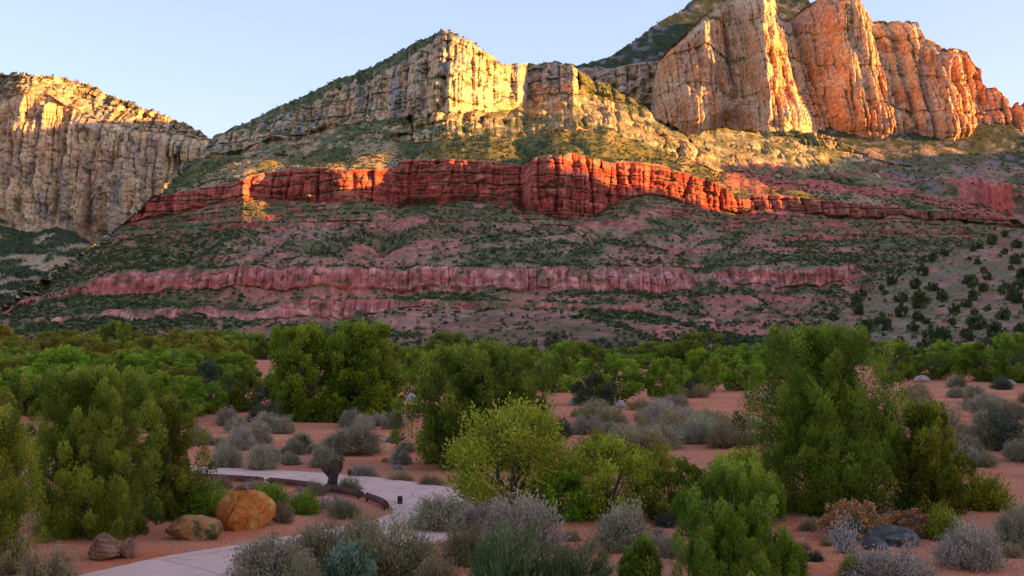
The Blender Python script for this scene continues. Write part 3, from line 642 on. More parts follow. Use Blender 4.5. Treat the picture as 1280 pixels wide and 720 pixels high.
def make_bush(name, w, h, seed, leaf, ns=110, nl=60, spread=1.0, up=.25, bl=.05, bw=.014, fr0=.35, stem='twig', jitter=.05, top_leaf=None, stem_r=.006, clumpy=.35):
    """stems fanning from the base, small leaves along their outer part"""
    rg = np.random.default_rng(seed); root = empty(name)
    ph = rg.random(ns)*2*np.pi; ct = rg.random(ns)**(1.0+up)       # cos of polar angle-ish
    el = np.arcsin(np.clip(ct, .02, 1)); el = el*(1-.15)+.12
    lump = .7+.6*fbm(np.cos(ph)*1.5+seed, np.sin(ph)*1.5+el, seed, 2)
    E = np.stack([np.cos(el)*np.cos(ph)*w/2*spread, np.cos(el)*np.sin(ph)*w/2*spread, np.sin(el)*h], 1)*lump[:, None]*(.86+.16*rg.random(ns))[:, None]
    B = np.stack([np.cos(ph)*w*.05, np.sin(ph)*w*.05, np.full(ns, -.03)], 1)*rg.random(ns)[:, None]
    Mi = B*.5+E*.5; Mi[:, :2] *= .8; Mi[:, 2] *= (.95+.1*rg.random(ns))
    tb = Tubes()
    for i in range(ns): tb.add([B[i], Mi[i], E[i]], [stem_r*1.6, stem_r, stem_r*.5], 3)
    tb.build('stems', M[stem], root)
    ci = np.repeat(np.arange(ns), nl); n = len(ci); t = fr0+(1.04-fr0)*rg.random(n)**.8
    tt = t[:, None]
    P = B[ci]*(1-tt)**2+2*Mi[ci]*tt*(1-tt)*1.0+E[ci]*tt**2
    P = P+rg.normal(0, jitter*h, (n, 3))*(.4+tt)
    P[:, 2] = np.abs(P[:, 2])+.005
    Dr = unit(unit(E[ci]-B[ci])*.9+rg.normal(0, .45, (n, 3))+np.array([0, 0, .25+up]))
    V, Fq = blades(P, Dr, bl*(.6+.8*rg.random(n)), bw*(.7+.6*rg.random(n)), rg)
    ctint = np.clip(.5+clumpy*.6*rg.normal(0, 1, ns), 0, 1)
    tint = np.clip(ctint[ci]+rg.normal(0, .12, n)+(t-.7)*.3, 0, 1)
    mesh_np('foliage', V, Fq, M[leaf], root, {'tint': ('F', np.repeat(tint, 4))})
    if top_leaf:
        sel = rg.random(ns) < .85; ci = np.repeat(np.arange(ns)[sel & (ct > .12)], 60); n = len(ci)
        P = E[ci]*(1+.02*rg.random((n, 1)))+rg.normal(0, .035*h, (n, 3))
        V, Fq = blades(P, unit(rg.normal(0, 1, (n, 3))+np.array([0, 0, .8])), bl*1.2, bw*3.6, rg)
        mesh_np('flower_heads', V, Fq, M[top_leaf], root, {'tint': ('F', np.repeat(rg.random(n), 4))})
    root['w'] = w; root['h'] = h
    return root
def copy_tree(o):
    c = o.copy(); C.objects.link(c)
    for ch in list(o.children):
        d = ch.copy(); C.objects.link(d); d.parent = c
    return c
PROTO = {}; USED = set()
def proto(sp, v):
    key = (sp, v)
    if key in PROTO: return PROTO[key]
    s = abs(hash_s(sp))+v*31
    g = {
     'juniper': lambda: make_tree('juniper_tree', 2.6, 2.8, s, 'juniper', 90, 170, 'juniper', bl=.10, bw=.036, clump=.17),
     'juniper_small': lambda: make_tree('juniper_bush', 1.6, 1.5, s, 'juniper', 60, 150, 'juniper', bl=.075, bw=.026, clump=.2),
     'far_tree': lambda: make_tree('broadleaf_tree', 5, 4.6, s, 'bright', 70, 120, 'round', upright=.25, bl=.22, bw=.13, clump=.19),
     'far_juniper': lambda: make_tree('juniper_tree', 5, 4.2, s, 'juniper', 80, 110, 'round', upright=.5, bl=.22, bw=.1, clump=.17),
     'far_olive': lambda: make_tree('olive_shrub', 3.4, 2.4, s, 'olivebush', 60, 100, 'round', upright=.35, bl=.16, bw=.07, clump=.2),
     'far_dark': lambda: make_tree('dark_shrub', 3.0, 2.2, s, 'darkbush', 50, 100, 'round', upright=.4, bl=.15, bw=.06, clump=.2),
     'hill_shrub': lambda: make_hill_shrub(s),
     'leafy': lambda: make_tree('leafy_shrub', 1.8, 1.7, s, 'leafy', 60, 110, 'round', upright=.45, bl=.075, bw=.045, clump=.2, airy=1.2),
     'sage': lambda: make_bush('sagebrush', 1.1, .7, s, 'sage', 190, 75, bl=.045, bw=.017),
     'sage_violet': lambda: make_bush('sagebrush', 1.1, .8, s, 'sage_violet', 190, 70, bl=.05, bw=.017, up=.45),
     'rabbit': lambda: make_bush('rabbitbrush', 1.2, .9, s, 'rabbit', 170, 60, bl=.06, bw=.014, up=.5),
     'straw': lambda: make_bush('dry_shrub', 1.0, .6, s, 'straw', 120, 45, bl=.06, bw=.013, up=.4),
     'blade': lambda: make_bush('green_brush', 1.3, 1.1, s, 'greenblade', 170, 60, bl=.1, bw=.016, up=1.1, jitter=.03),
     'dark': lambda: make_bush('dark_bush', 1.2, .8, s, 'darkbush', 130, 60, bl=.06, bw=.02),
     'greenlow': lambda: make_bush('green_shrub', 1.4, .8, s, 'bright', 130, 70, bl=.07, bw=.03, jitter=.07),
     'yellowlow': lambda: make_bush('yellow_green_shrub', 1.2, .8, s, 'leafy', 110, 60, bl=.07, bw=.03, jitter=.06, up=.5),
     'rust': lambda: make_bush('rusty_flowered_shrub', 1.5, .75, s, 'sage', 150, 50, bl=.05, bw=.014, top_leaf='rust'),
     'teal': lambda: make_bush('blue_green_cushion_plant', 1.0, .75, s, 'teal', 120, 60, bl=.07, bw=.03, jitter=.04, clumpy=.6),
     'bare': lambda: make_bush('bare_pale_shrub', .5, 1.0, s, 'pale', 60, 22, up=1.6, bl=.07, bw=.012, stem='twig', stem_r=.01),
    }[sp]
    PROTO[key] = g(); return PROTO[key]
def hash_s(t):
    h = 7
    for ch in t: h = (h*31+ord(ch)) % 9973
    return h
def make_hill_shrub(s):
    V, Fq, tint, Cn = make_crown(3.4, 2.6, 26, 55, s, 'round', upright=.4, bl=.34, bw=.2, clump=.26)
    o = mesh_np('hillside_shrub', V, Fq, M['scrub'], None, {'tint': ('F', tint)})
    o['w'] = 3.4; o['h'] = 2.6; return o
CNT = {}
def plant(sp, px, py, wpx, hpx, label, cat, group=None, v=None, name=None, z=None):
    """stand one plant: base at the ground point seen at (px, py), width and height given as they measure there"""
    x, y = on_ground(px, py); 
    k = CNT.get(sp, 0); CNT[sp] = k+1
    if v is None: v = k % 3
    src = proto(sp, v); key = (sp, v)
    if key in USED: o = copy_tree(src)
    else: o = src; USED.add(key)
    w = wpx*y/F; h = hpx*y/F
    o.location = (x, y, (gz(x, y) if z is None else z)-.02)
    o.rotation_euler = (random.gauss(0, .09), random.gauss(0, .09), random.random()*6.28)
    o.scale = (w/src['w'], w/src['w'], h/src['h'])
    for kk in ('group',):
        if kk in o: del o[kk]
    if name: o.name = name
    return tag(o, label, cat, group)
def big(name, leaf, px, py, wpx, hpx, seed, label, cat, nc, nb, kind='juniper', **kw):
    x, y = on_ground(px, py); w = wpx*y/F*1.1; h = hpx*y/F*1.0
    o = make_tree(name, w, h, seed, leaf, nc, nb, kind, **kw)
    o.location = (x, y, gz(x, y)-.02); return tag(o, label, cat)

# --- large foreground junipers, each grown on its own
big('juniper_tree', 'juniper_olive', 108, 668, 190, 205, 11, 'broad dense juniper behind the small cracked boulder, nearest tree to the path bend', 'tree', 520, 260, bl=.06, bw=.024, clump=.092, plumes=38)
big('juniper_tree', 'juniper_olive', 205, 645, 105, 150, 12, 'narrower juniper joined to the right side of the broad one, above the tan boulder', 'tree', 220, 250, bl=.06, bw=.024, clump=.11, plumes=18)
big('juniper_tree', 'juniper_olive', -8, 712, 110, 205, 13, 'olive juniper cut by the left edge of the photo', 'tree', 200, 270, bl=.055, bw=.022, clump=.105, plumes=20)
big('juniper_tree', 'juniper', 603, 582, 205, 150, 14, 'wide dark juniper behind the tall yellow green shrub in the middle', 'tree', 460, 170, 'round', upright=.75, bl=.11, bw=.045, clump=.11, plumes=30)
big('juniper_tree', 'juniper', 1036, 642, 205, 234, 15, 'tallest juniper with several pointed tops, standing on red soil at right', 'tree', 620, 250, bl=.07, bw=.028, clump=.088, plumes=44)
big('juniper_tree', 'juniper_olive', 1158, 643, 112, 140, 16, 'smaller juniper pressed against the right side of the tallest juniper', 'tree', 240, 250, bl=.07, bw=.028, clump=.115, plumes=20)
big('juniper_tree', 'juniper', 914, 745, 190, 158, 17, 'young pointed juniper in front of the leafy shrubs, cut by the bottom edge', 'tree', 380, 270, 'cone', bl=.048, bw=.019, clump=.1, upright=.95, plumes=26)
big('juniper_bush', 'juniper', 990, 740, 50, 62, 18, 'small juniper sprout touching the right foot of the young pointed juniper', 'bush', 40, 200, 'cone', bl=.05, bw=.02, clump=.25, upright=.95)
big('juniper_bush', 'juniper', 802, 742, 62, 66, 19, 'small dark juniper sprout left of the young pointed juniper', 'bush', 50, 200, 'cone', bl=.05, bw=.02, clump=.24, upright=.9)
# --- bright round trees in the middle distance
big('broadleaf_tree', 'bright', 385, 524, 120, 122, 21, 'bright green broadleaf tree, left half of the tall round pair beyond the sage flat', 'tree', 220, 150, 'round', upright=.5, bl=.17, bw=.09, clump=.12, plumes=20)
big('broadleaf_tree', 'bright', 455, 524, 112, 126, 22, 'bright green broadleaf tree, right half of the tall round pair beyond the sage flat', 'tree', 220, 150, 'round', upright=.5, bl=.17, bw=.09, clump=.12, plumes=20)
# --- leafy shrubs
big('leafy_shrub', 'leafy', 642, 645, 150, 152, 31, 'tall airy yellow green shrub in front of the wide dark juniper', 'shrub', 120, 130, 'round', upright=.5, bl=.085, bw=.05, clump=.17, airy=2.0)
big('leafy_shrub', 'leafy', 762, 645, 125, 100, 32, 'low spreading yellow green shrub right of the tall airy shrub, above the stemmed grey sagebrush', 'shrub', 110, 120, 'round', upright=.5, bl=.08, bw=.045, clump=.18, airy=2.0)
big('leafy_shrub', 'bright', 700, 648, 90, 66, 35, 'low green shrub filling the gap at the foot of the tall airy shrub', 'shrub', 60, 120, 'round', upright=.5, bl=.08, bw=.04, clump=.2, airy=1.0)
big('leafy_shrub', 'juniper_olive', 848, 645, 110, 75, 33, 'mid green shrub with a level top, directly left of the yellowish upright one', 'shrub', 90, 140, 'round', upright=.5, bl=.075, bw=.035, clump=.2)
big('leafy_shrub', 'leafy', 922, 652, 80, 92, 34, 'yellowish upright shrub directly behind the young pointed juniper', 'shrub', 70, 130, 'round', upright=.6, bl=.075, bw=.035, clump=.2)

PL = [  # species, px, base py, width px, height px, label, category
 ('yellowlow', 1228, 636, 70, 46, 'yellow green shrub right of the smaller juniper on red soil', 'shrub'),
 ('yellowlow', 1180, 672, 52, 44, 'bright yellow green sprig right of the rusty topped shrub', 'shrub'),
 ('yellowlow', 1062, 728, 28, 32, 'tiny yellow green sprout at the bottom edge left of the flat slate boulder', 'shrub'),
 ('yellowlow', 745, 590, 60, 50, 'loose yellow green shrub at the back of the leafy thicket', 'shrub'),
 ('yellowlow', 820, 585, 50, 34, 'small yellow green shrub on red soil behind the leafy thicket', 'shrub'),
 ('rust', 1068, 672, 92, 46, 'grey shrub with a flat rusty orange flowering top before the tallest juniper', 'shrub'),
 ('rust', 1135, 668, 66, 34, 'smaller rusty topped shrub behind the flat slate boulder', 'shrub'),
 ('bare', 1056, 692, 34, 56, 'pale bare twiggy shrub in front of the rusty topped shrub', 'shrub'),
 ('sage_violet', 1215, 714, 84, 58, 'rounded grey sagebrush right of the flat slate boulder', 'shrub'),
 ('sage', 1272, 684, 56, 56, 'grey green sagebrush cut by the right edge', 'shrub'),
 ('sage_violet', 1112, 732, 112, 48, 'wide grey sagebrush below the flat slate boulder at the bottom edge', 'shrub'),
 ('sage', 778, 688, 74, 58, 'grey sagebrush on a short dark stem, below the low spreading shrub', 'shrub'),
 ('sage', 948, 672, 34, 40, 'slim pale sagebrush half hidden behind the young pointed juniper', 'shrub'),
 ('sage', 838, 700, 40, 28, 'small faded sagebrush between the stemmed sage and the young juniper', 'shrub'),
 ('sage_violet', 652, 684, 92, 72, 'large lavender grey sagebrush in front of the tall airy shrub', 'shrub'),
 ('sage', 552, 662, 84, 46, 'grey sagebrush at the outside of the path bend', 'shrub'),
 ('sage_violet', 607, 664, 56, 40, 'violet grey sagebrush tucked between the bend sage and the large lavender one', 'shrub'),
 ('rabbit', 588, 708, 76, 58, 'olive tan brush in front of the bend sage', 'shrub'),
 ('blade', 640, 748, 110, 92, 'upright bright green brush at the bottom edge in the middle', 'shrub'),
 ('blade', 722, 748, 90, 72, 'dark green leafy brush right of the upright green brush at the bottom edge', 'shrub'),
 ('rabbit', 492, 728, 130, 86, 'tallest olive rabbitbrush in the front row, behind the teal cushion plant', 'shrub'),
 ('rabbit', 398, 706, 90, 64, 'olive rabbitbrush beside the path, above the teal cushion plant', 'shrub'),
 ('rabbit', 452, 690, 70, 52, 'smaller olive brush behind the front rabbitbrush row', 'shrub'),
 ('sage', 338, 738, 104, 70, 'blue grey sagebrush overhanging the near edge of the path', 'shrub'),
 ('rabbit', 374, 748, 60, 58, 'brownish brush between the blue grey sage and the teal cushion plant', 'shrub'),
 ('teal', 434, 738, 66, 56, 'dense teal cushion plant at the bottom edge', 'plant'),
 ('straw', 545, 740, 60, 46, 'straw coloured low shrub at the bottom edge left of the upright green brush', 'shrub'),
 ('straw', 60, 724, 76, 44, 'dry straw yellow shrub below the left juniper', 'shrub'),
 ('straw', 12, 716, 60, 50, 'dry yellow shrub at the bottom left corner', 'shrub'),
 ('greenlow', 254, 644, 70, 38, 'low dark green shrub behind the big orange boulder', 'shrub'),
 ('greenlow', 337, 640, 44, 34, 'small green shrub right behind the shoulder of the orange boulder', 'shrub'),
 ('greenlow', 380, 642, 44, 26, 'low green shrub between the orange boulder and the tree stump', 'shrub'),
 ('straw', 352, 655, 34, 28, 'small straw tuft at the right foot of the orange boulder', 'shrub'),
 ('rabbit', 430, 646, 44, 26, 'low tan brush inside the path bend', 'shrub'),
 ('rabbit', 396, 618, 30, 20, 'green tuft at the left foot of the tree stump', 'shrub'),
 ('rabbit', 436, 614, 34, 22, 'olive tuft at the right foot of the tree stump', 'shrub'),
 ('straw', 275, 612, 30, 18, 'little dry tuft just inside the timber edging', 'shrub'),
 ('sage', 446, 567, 66, 40, 'largest round sagebrush on the red flat beyond the path', 'shrub'),
 ('sage', 404, 583, 36, 28, 'round sagebrush just above the tree stump beyond the path', 'shrub'),
 ('sage', 327, 588, 38, 32, 'grey green sagebrush at the far edge of the path', 'shrub'),
 ('sage', 282, 584, 42, 30, 'sagebrush at the far edge of the path beside the juniper', 'shrub'),
 ('sage_violet', 302, 562, 38, 34, 'pale grey sagebrush behind the pair at the far path edge', 'shrub'),
 ('dark', 377, 561, 20, 18, 'small dark bush on open red soil left of the largest round sagebrush', 'shrub'),
 ('sage', 352, 540, 34, 22, 'small grey sagebrush below the bright tree pair', 'shrub'),
 ('dark', 330, 530, 50, 30, 'dusky grey shrub at the foot of the bright tree pair', 'shrub'),
 ('sage_violet', 455, 595, 34, 17, 'low grey sagebrush on the far path edge right of the stump', 'shrub'),
 ('straw', 500, 600, 38, 15, 'low buff shrub on the far path edge', 'shrub'),
 ('straw', 540, 606, 36, 15, 'low buff shrub on the far path edge near the bend', 'shrub'),
 ('sage', 567, 584, 24, 15, 'small grey sagebrush at the foot of the wide dark juniper', 'shrub'),
 ('greenlow', 232, 520, 44, 28, 'bright green shrub behind the left junipers', 'shrub'),
 ('sage', 872, 555, 56, 32, 'grey brown round sagebrush on the red bank left of the tallest juniper', 'shrub'),
 ('rabbit', 893, 534, 50, 28, 'tan green brush on the red bank left of the tallest juniper', 'shrub'),
 ('sage', 856, 524, 34, 18, 'grey sagebrush at the back of the red bank', 'shrub'),
 ('sage_violet', 735, 540, 46, 24, 'grey sagebrush above the leafy thicket on the red bank', 'shrub'),
 ('sage', 762, 550, 34, 24, 'blue grey sagebrush in the gap above the leafy thicket', 'shrub'),
 ('dark', 700, 545, 34, 26, 'dusky bush beside the wide dark juniper', 'shrub'),
 ('rabbit', 805, 545, 26, 34, 'thin yellowish upright brush on the red bank', 'shrub'),
 ('straw', 800, 512, 36, 16, 'straw tuft at the back of the red bank', 'shrub'),
 ('straw', 870, 500, 40, 16, 'dry yellow tuft under the green tree row', 'shrub'),
 ('sage_violet', 1210, 583, 34, 28, 'brownish grey shrub on the red soil right of the junipers', 'shrub'),
 ('dark', 1240, 545, 66, 20, 'wide dark low shrub on the far red bank at right', 'shrub'),
 ('sage', 1270, 575, 36, 26, 'grey shrub on red soil at the right edge', 'shrub'),
 ('rabbit', 1235, 515, 70, 18, 'tan green low brush in the flat right of the tallest juniper', 'shrub'),
 ('sage', 1195, 500, 24, 14, 'pale shrub on the level red bank at right', 'shrub'),
 ('sage_violet', 1180, 545, 30, 22, 'pale shrub just right of the tallest juniper', 'shrub'),
]
for p in PL: plant(*p)

# --- random small sage and tufts filling the flats
rs = random.Random(5)
def free(px, py, lst, k=1.0):
    return all(abs(px-a) > k*w*.5 or abs(py-b) > k*6 for a, b, w in lst)
spots = [(p[1], p[2], p[3]) for p in PL]
def scatter(n, x0, x1, y0, y1, sps, wm, label, cat, group, avoid=True):
    c = 0; tries = 0
    while c < n and tries < 4000:
        tries += 1
        px = rs.uniform(x0, x1); py = rs.uniform(y0, y1)
        x, y = on_ground(px, py)
        if y < 60 and float(path_dist(np.array([x]), np.array([y]))[0]) < HW+.45: continue
        w = rs.uniform(*wm); wp = w*F/y
        if avoid and not free(px, py, spots, .8): continue
        spots.append((px, py, wp*.6)); sp = rs.choice(sps)
        plant(sp, px, py, wp, wp*rs.uniform(.5, .75), label, cat, group, v=rs.randint(0, 2)); c += 1
scatter(26, 240, 520, 528, 582, ['sage', 'sage_violet', 'sage'], (.5, 1.3), 'small grey sagebrush dotted over the red flat beyond the far path', 'shrub', 'small sagebrushes on the red flat beyond the path')
scatter(24, 690, 945, 500, 570, ['sage', 'straw', 'rabbit', 'sage_violet'], (.8, 2.0), 'low dry shrub dotted over the red bank behind the leafy thicket', 'shrub', 'low dry shrubs on the red bank')
scatter(30, 1135, 1340, 488, 600, ['sage', 'straw', 'rabbit', 'dark'], (.8, 2.2), 'low dry shrub dotted over the flat right of the junipers', 'shrub', 'low dry shrubs on the right flat')
scatter(16, 255, 520, 560, 640, ['bare', 'straw', 'rust'], (.3, .6), 'small dry twiggy plant beside the far stretch of the path', 'plant', 'dry twiggy plants beside the far path')
scatter(22, 700, 1290, 650, 716, ['bare', 'straw', 'dark'], (.3, .65), 'small dry plant on the open red soil in front of the junipers', 'plant', 'small dry plants in front of the junipers')
scatter(14, 690, 1290, 650, 722, ['straw', 'sage'], (.25, .5), 'one of the tiny dry tufts on the red soil in front of the junipers', 'tuft', 'tiny dry tufts in front')

# --- the belt of trees across the middle distance: px, base py, w, h, species, label
BELT = [
 ('far_juniper', 530, 498, 66, 66, 'dark round juniper in the gap right of the bright tree pair'),
 ('far_tree', 760, 506, 100, 68, 'broad green tree at the left end of the green row behind the red bank'),
 ('far_dark', 744, 508, 62, 40, 'dusky grey shrub under the left end of the green row'),
 ('far_tree', 832, 506, 56, 62, 'dark green tree in the middle of the green row behind the red bank'),
 ('far_tree', 872, 492, 66, 56, 'flat topped green tree in the green row left of the tallest juniper'),
 ('far_tree', 925, 490, 60, 44, 'low green tree touching the tallest juniper on its left'),
 ('far_juniper', 690, 490, 60, 52, 'dark tree behind the right shoulder of the wide dark juniper'),
 ('far_dark', 850, 500, 40, 34, 'pale dusty shrub in front of the flat topped green tree'),
 ('far_juniper', 640, 480, 90, 42, 'dark tree directly behind the crown of the wide dark juniper'),
 ('far_juniper', 300, 514, 70, 60, 'green tree left of the bright tree pair'),
 ('far_dark', 345, 520, 60, 44, 'grey green shrub in front of the left bright tree'),
 ('far_dark', 262, 505, 70, 50, 'dusky shrub between the left junipers and the bright tree pair'),
 ('far_juniper', 1170, 478, 70, 36, 'low green tree right of the tallest juniper, before the near hillside'),
 ('far_tree', 1222, 480, 76, 50, 'round green tree at the foot of the near hillside'),
 ('far_juniper', 1275, 482, 70, 66, 'dark tree at the right edge below the near hillside'),
 ('far_juniper', 1120, 480, 60, 52, 'dark tree peeping over the right shoulder of the tallest juniper'),
 ('far_juniper', 1330, 486, 80, 66, 'dark tree beyond the right edge below the near hillside'),
 ('far_juniper', 965, 478, 60, 38, 'dark tree peeping over the left shoulder of the tallest juniper'),
]
for sp, px, py, w, h, lb in BELT:
    plant(sp, px, py, w, h, lb, 'tree' if 'dark' not in sp else 'shrub')
def belt(n, x0, x1, y0, y1, sps, wm, hm, label, cat, group):
    for i in range(n):
        px = x0+(x1-x0)*(i+rs.random())/n; py = rs.uniform(y0, y1); x, y = on_ground(px, py)
        wp = rs.uniform(*wm)*F/y
        plant(rs.choice(sps), px, py, wp, wp*rs.uniform(*hm), label, cat, group, v=rs.randint(0, 2))
belt(34, -60, 290, 446, 450, ['far_olive', 'far_juniper', 'far_olive'], (8, 13), (.55, .8), 'one of the olive and green shrubs massed in the back row of the left thicket', 'shrub', 'shrubs in the back row of the left thicket')
belt(36, -60, 290, 453, 468, ['far_olive', 'far_olive', 'far_juniper'], (5.5, 8), (.5, .75), 'one of the yellow olive shrubs massed in the middle of the left thicket', 'shrub', 'shrubs in the middle of the left thicket')
belt(30, -60, 285, 472, 500, ['far_olive', 'far_juniper', 'far_tree'], (4, 6), (.5, .75), 'one of the green shrubs massed in the front of the left thicket', 'shrub', 'shrubs in the front of the left thicket')
belt(26, -60, 240, 502, 532, ['far_olive', 'far_juniper', 'far_tree'], (2.6, 4), (.6, .8), 'green shrub crowding the ground between the left thicket and the left junipers', 'shrub', 'shrubs behind the left junipers')
belt(18, 500, 950, 462, 480, ['far_juniper', 'far_juniper', 'far_tree'], (4, 7.5), (.4, .8), 'green tree in the middle row between the bright tree pair and the tallest juniper', 'tree', 'middle tree row behind the red bank')
belt(34, 280, 1000, 446, 456, ['far_juniper', 'far_juniper', 'far_dark'], (5, 11), (.35, .8), 'dark tree in the far row along the foot of the banded mountain', 'tree', 'far tree row along the foot of the mountain')
belt(22, 1000, 1400, 452, 464, ['far_juniper', 'far_dark', 'far_juniper'], (5, 8), (.5, .75), 'dark tree in the row along the foot of the near hillside', 'tree', 'tree row along the foot of the near hillside')

# --- shrubs on the near hillside, one by one
cand = PR[4:180:1, :, :].reshape(-1, 3)
cu = cand[:, 0]/cand[:, 1]
ok = (cu > .2) & (cu < .5) & (cand[:, 1] > 240) & (cand[:, 1] < 900)
cand = cand[ok]; rgh = np.random.default_rng(9); order = rgh.permutation(len(cand)); taken = []
for i in order:
    p = cand[i]
    dens = fbm(np.array([p[0]/60]), np.array([p[1]/60]), 77)[0]
    md = 6+15*dens
    if all((p[0]-q[0])**2+(p[1]-q[1])**2 > md*md for q in taken):
        taken.append(p)
    if len(taken) >= 190: break
for k, p in enumerate(taken):
    v = k % 4; src = proto('hill_shrub', v)
    if k < 4: o = src
    else: o = src.copy(); C.objects.link(o)
    s = .8+1.1*rgh.random()**1.6
    o.location = (p[0], p[1], p[2]-.15); o.rotation_euler = (0, 0, rgh.random()*6.28); o.scale = (s, s, s*(.85+.5*rgh.random()))
    tag(o, 'one of the round dark shrubs scattered over the near reddish hillside', 'shrub', 'shrubs scattered over the near hillside')

# --- far scrub on the mountains: one mass
def build_scrub():
    rg = np.random.default_rng(3)
    P = np.vstack([a for a, b in SCR]); S = np.concatenate([b for a, b in SCR])
    u = P[:, 0]/P[:, 1]; k = (np.abs(u) < .5); P = P[k]; S = S[k]; n = len(P); nb = 14
    ci = np.repeat(np.arange(n), nb); m = len(ci)
    q = unit(rg.normal(0, 1, (m, 3))); q[:, 2] = np.abs(q[:, 2]); q *= (.5+.5*rg.random(m))[:, None]
    B = P[ci]+q*(S[ci]*.36)[:, None]*np.array([1, 1, 1.1]) + np.array([0, 0, 0])
    Dr = unit(q*.5+rg.normal(0, .6, (m, 3))+np.array([0, 0, .3]))
    V, Fq = blades(B, Dr, S[ci]*.42*(.6+.7*rg.random(m)), S[ci]*.34, rg)
    ct = rg.random(n)
    tint = np.clip(ct[ci]*.8+rg.normal(0, .15, m)+.1, 0, 1)
    tag(mesh_np('scrub', V, Fq, M['scrub'], None, {'tint': ('F', np.repeat(tint, 4))}), 'dark juniper scrub speckled over the mountain slopes and ledges', 'scrub', None, 'stuff')
build_scrub()

# ---------------------------------------------------------------- boulders, stones, stump, timber edging
def boulder(name, mat, w, d, h, seed, cuts=9, sub=5, rough=.05, parent=None, strata_=0.0, flat=.0):
    import bmesh
    bm = bmesh.new(); bmesh.ops.create_icosphere(bm, subdivisions=sub, radius=1)
    rg = np.random.default_rng(seed)
    P = np.array([v.co[:] for v in bm.verts])
    pl = unit(rg.normal(0, 1, (cuts, 3))); off = .62+.22*rg.random(cuts)
    for nrm, of in zip(pl, off):
        s = P@nrm; ex = np.clip(s-of, 0, None); P = P-nrm*(ex*.94)[:, None]
    nrm = unit(P)
    f = fbm(P[:, 0]*1.7+seed, P[:, 1]*1.7+P[:, 2]*1.3, seed, 4)-.5
    g = fbm(P[:, 0]*7+seed, P[:, 2]*7+P[:, 1]*5, seed+5, 4)-.5
    P = P*(1+f*rough*5+g*rough*1.6)[:, None]
    if strata_: P[:, :2] *= (1+strata_*(np.abs(((P[:, 2]*3.2+.5*P[:, 0]) % 1)-.5)-.25))[:, None]
    # one open crack
    cn = unit(rg.normal(0, 1, 3)*np.array([1, 1, .3])); s = P@cn - .1 + .08*np.sin(P[:, 2]*5)
    P = P*(1-.12*np.exp(-(s/.045)**2))[:, None]
    P = P*np.array([w/2, d/2, h*.62])/np.abs(P).max(0)
    P[:, 2] += h*.38
    for v, c in zip(bm.verts, P): v.co = c
    me = bpy.data.meshes.new(name); bm.to_mesh(me); bm.free(); me.materials.append(mat)
    o = bpy.data.objects.new(name, me); C.objects.link(o)
    return o
def place(o, px, py, rz=0, dz=0):
    x, y = on_ground(px, py); o.location = (x, y, gz(x, y)+dz); o.rotation_euler = (0, 0, rz); return x, y
def pxm(px, py): return px*on_ground(640, py)[1]/F
o = boulder('boulder', M['orange_rock'], pxm(76, 664), 1.1, pxm(52, 664), 33, 12, 6, .045); place(o, 308, 660, .4); tag(o, 'big angular orange boulder beside the path bend', 'boulder')
o = boulder('boulder', M['tan_rock'], pxm(76, 676), 1.0, pxm(33, 676), 8, 7, 5, .04); place(o, 243, 673, .1); tag(o, 'low rounded tan boulder with greenish side, left of the big orange one', 'boulder')
o = boulder('boulder', M['brown_rock'], pxm(48, 698), .8, pxm(33, 698), 15, 8, 5, .05, strata_=.15); place(o, 131, 695, .2); tag(o, 'small cracked brown boulder at the foot of the broad left juniper', 'boulder')
o = boulder('boulder', M['brown_rock'], pxm(26, 698), .5, pxm(24, 698), 16, 8, 4, .05); place(o, 160, 694, .9); tag(o, 'smallest boulder, pale, leaning on the small cracked brown one', 'boulder')
o = boulder('boulder', M['slate'], pxm(76, 682), .8, pxm(22, 682), 21, 12, 5, .03); x, y = place(o, 1120, 680, .15, .02); o.rotation_euler = (.08, .14, .15); tag(o, 'flat blue grey slate boulder on the red soil at right', 'boulder')
o = boulder('boulder', M['slate'], pxm(34, 688), .5, pxm(16, 688), 24, 8, 4, .05); place(o, 1094, 687, .5); tag(o, 'small dark stone under the left end of the flat slate boulder', 'boulder')
for i, (px, py, w, h, lb) in enumerate([(962, 504, 24, 12, 'pale rock against the left side of the tallest juniper on the red bank'), (938, 500, 14, 8, 'small pale rock at the back of the red bank'), (776, 510, 20, 10, 'pale rock at the back of the red bank under the green row'),
        (716, 506, 14, 8, 'small pale rock below the dusky shrub at the left end of the green row'), (515, 500, 18, 10, 'pale rock in the gap between the bright tree pair and the wide dark juniper'), (1153, 482, 22, 9, 'pale rock on the far red bank right of the tallest juniper'),
        (722, 566, 12, 10, 'small whitish rock in the leafy thicket'), (1190, 484, 16, 9, 'brownish rock on the far red bank at right'), (1262, 486, 20, 8, 'low pale rock on the far bank near the right edge')]):
    o = boulder('rock', M['pale_rock'], pxm(w, py), pxm(w, py)*.7, pxm(h, py), 40+i, 8, 3, .05); place(o, px, py, i*.7); tag(o, lb, 'rock')

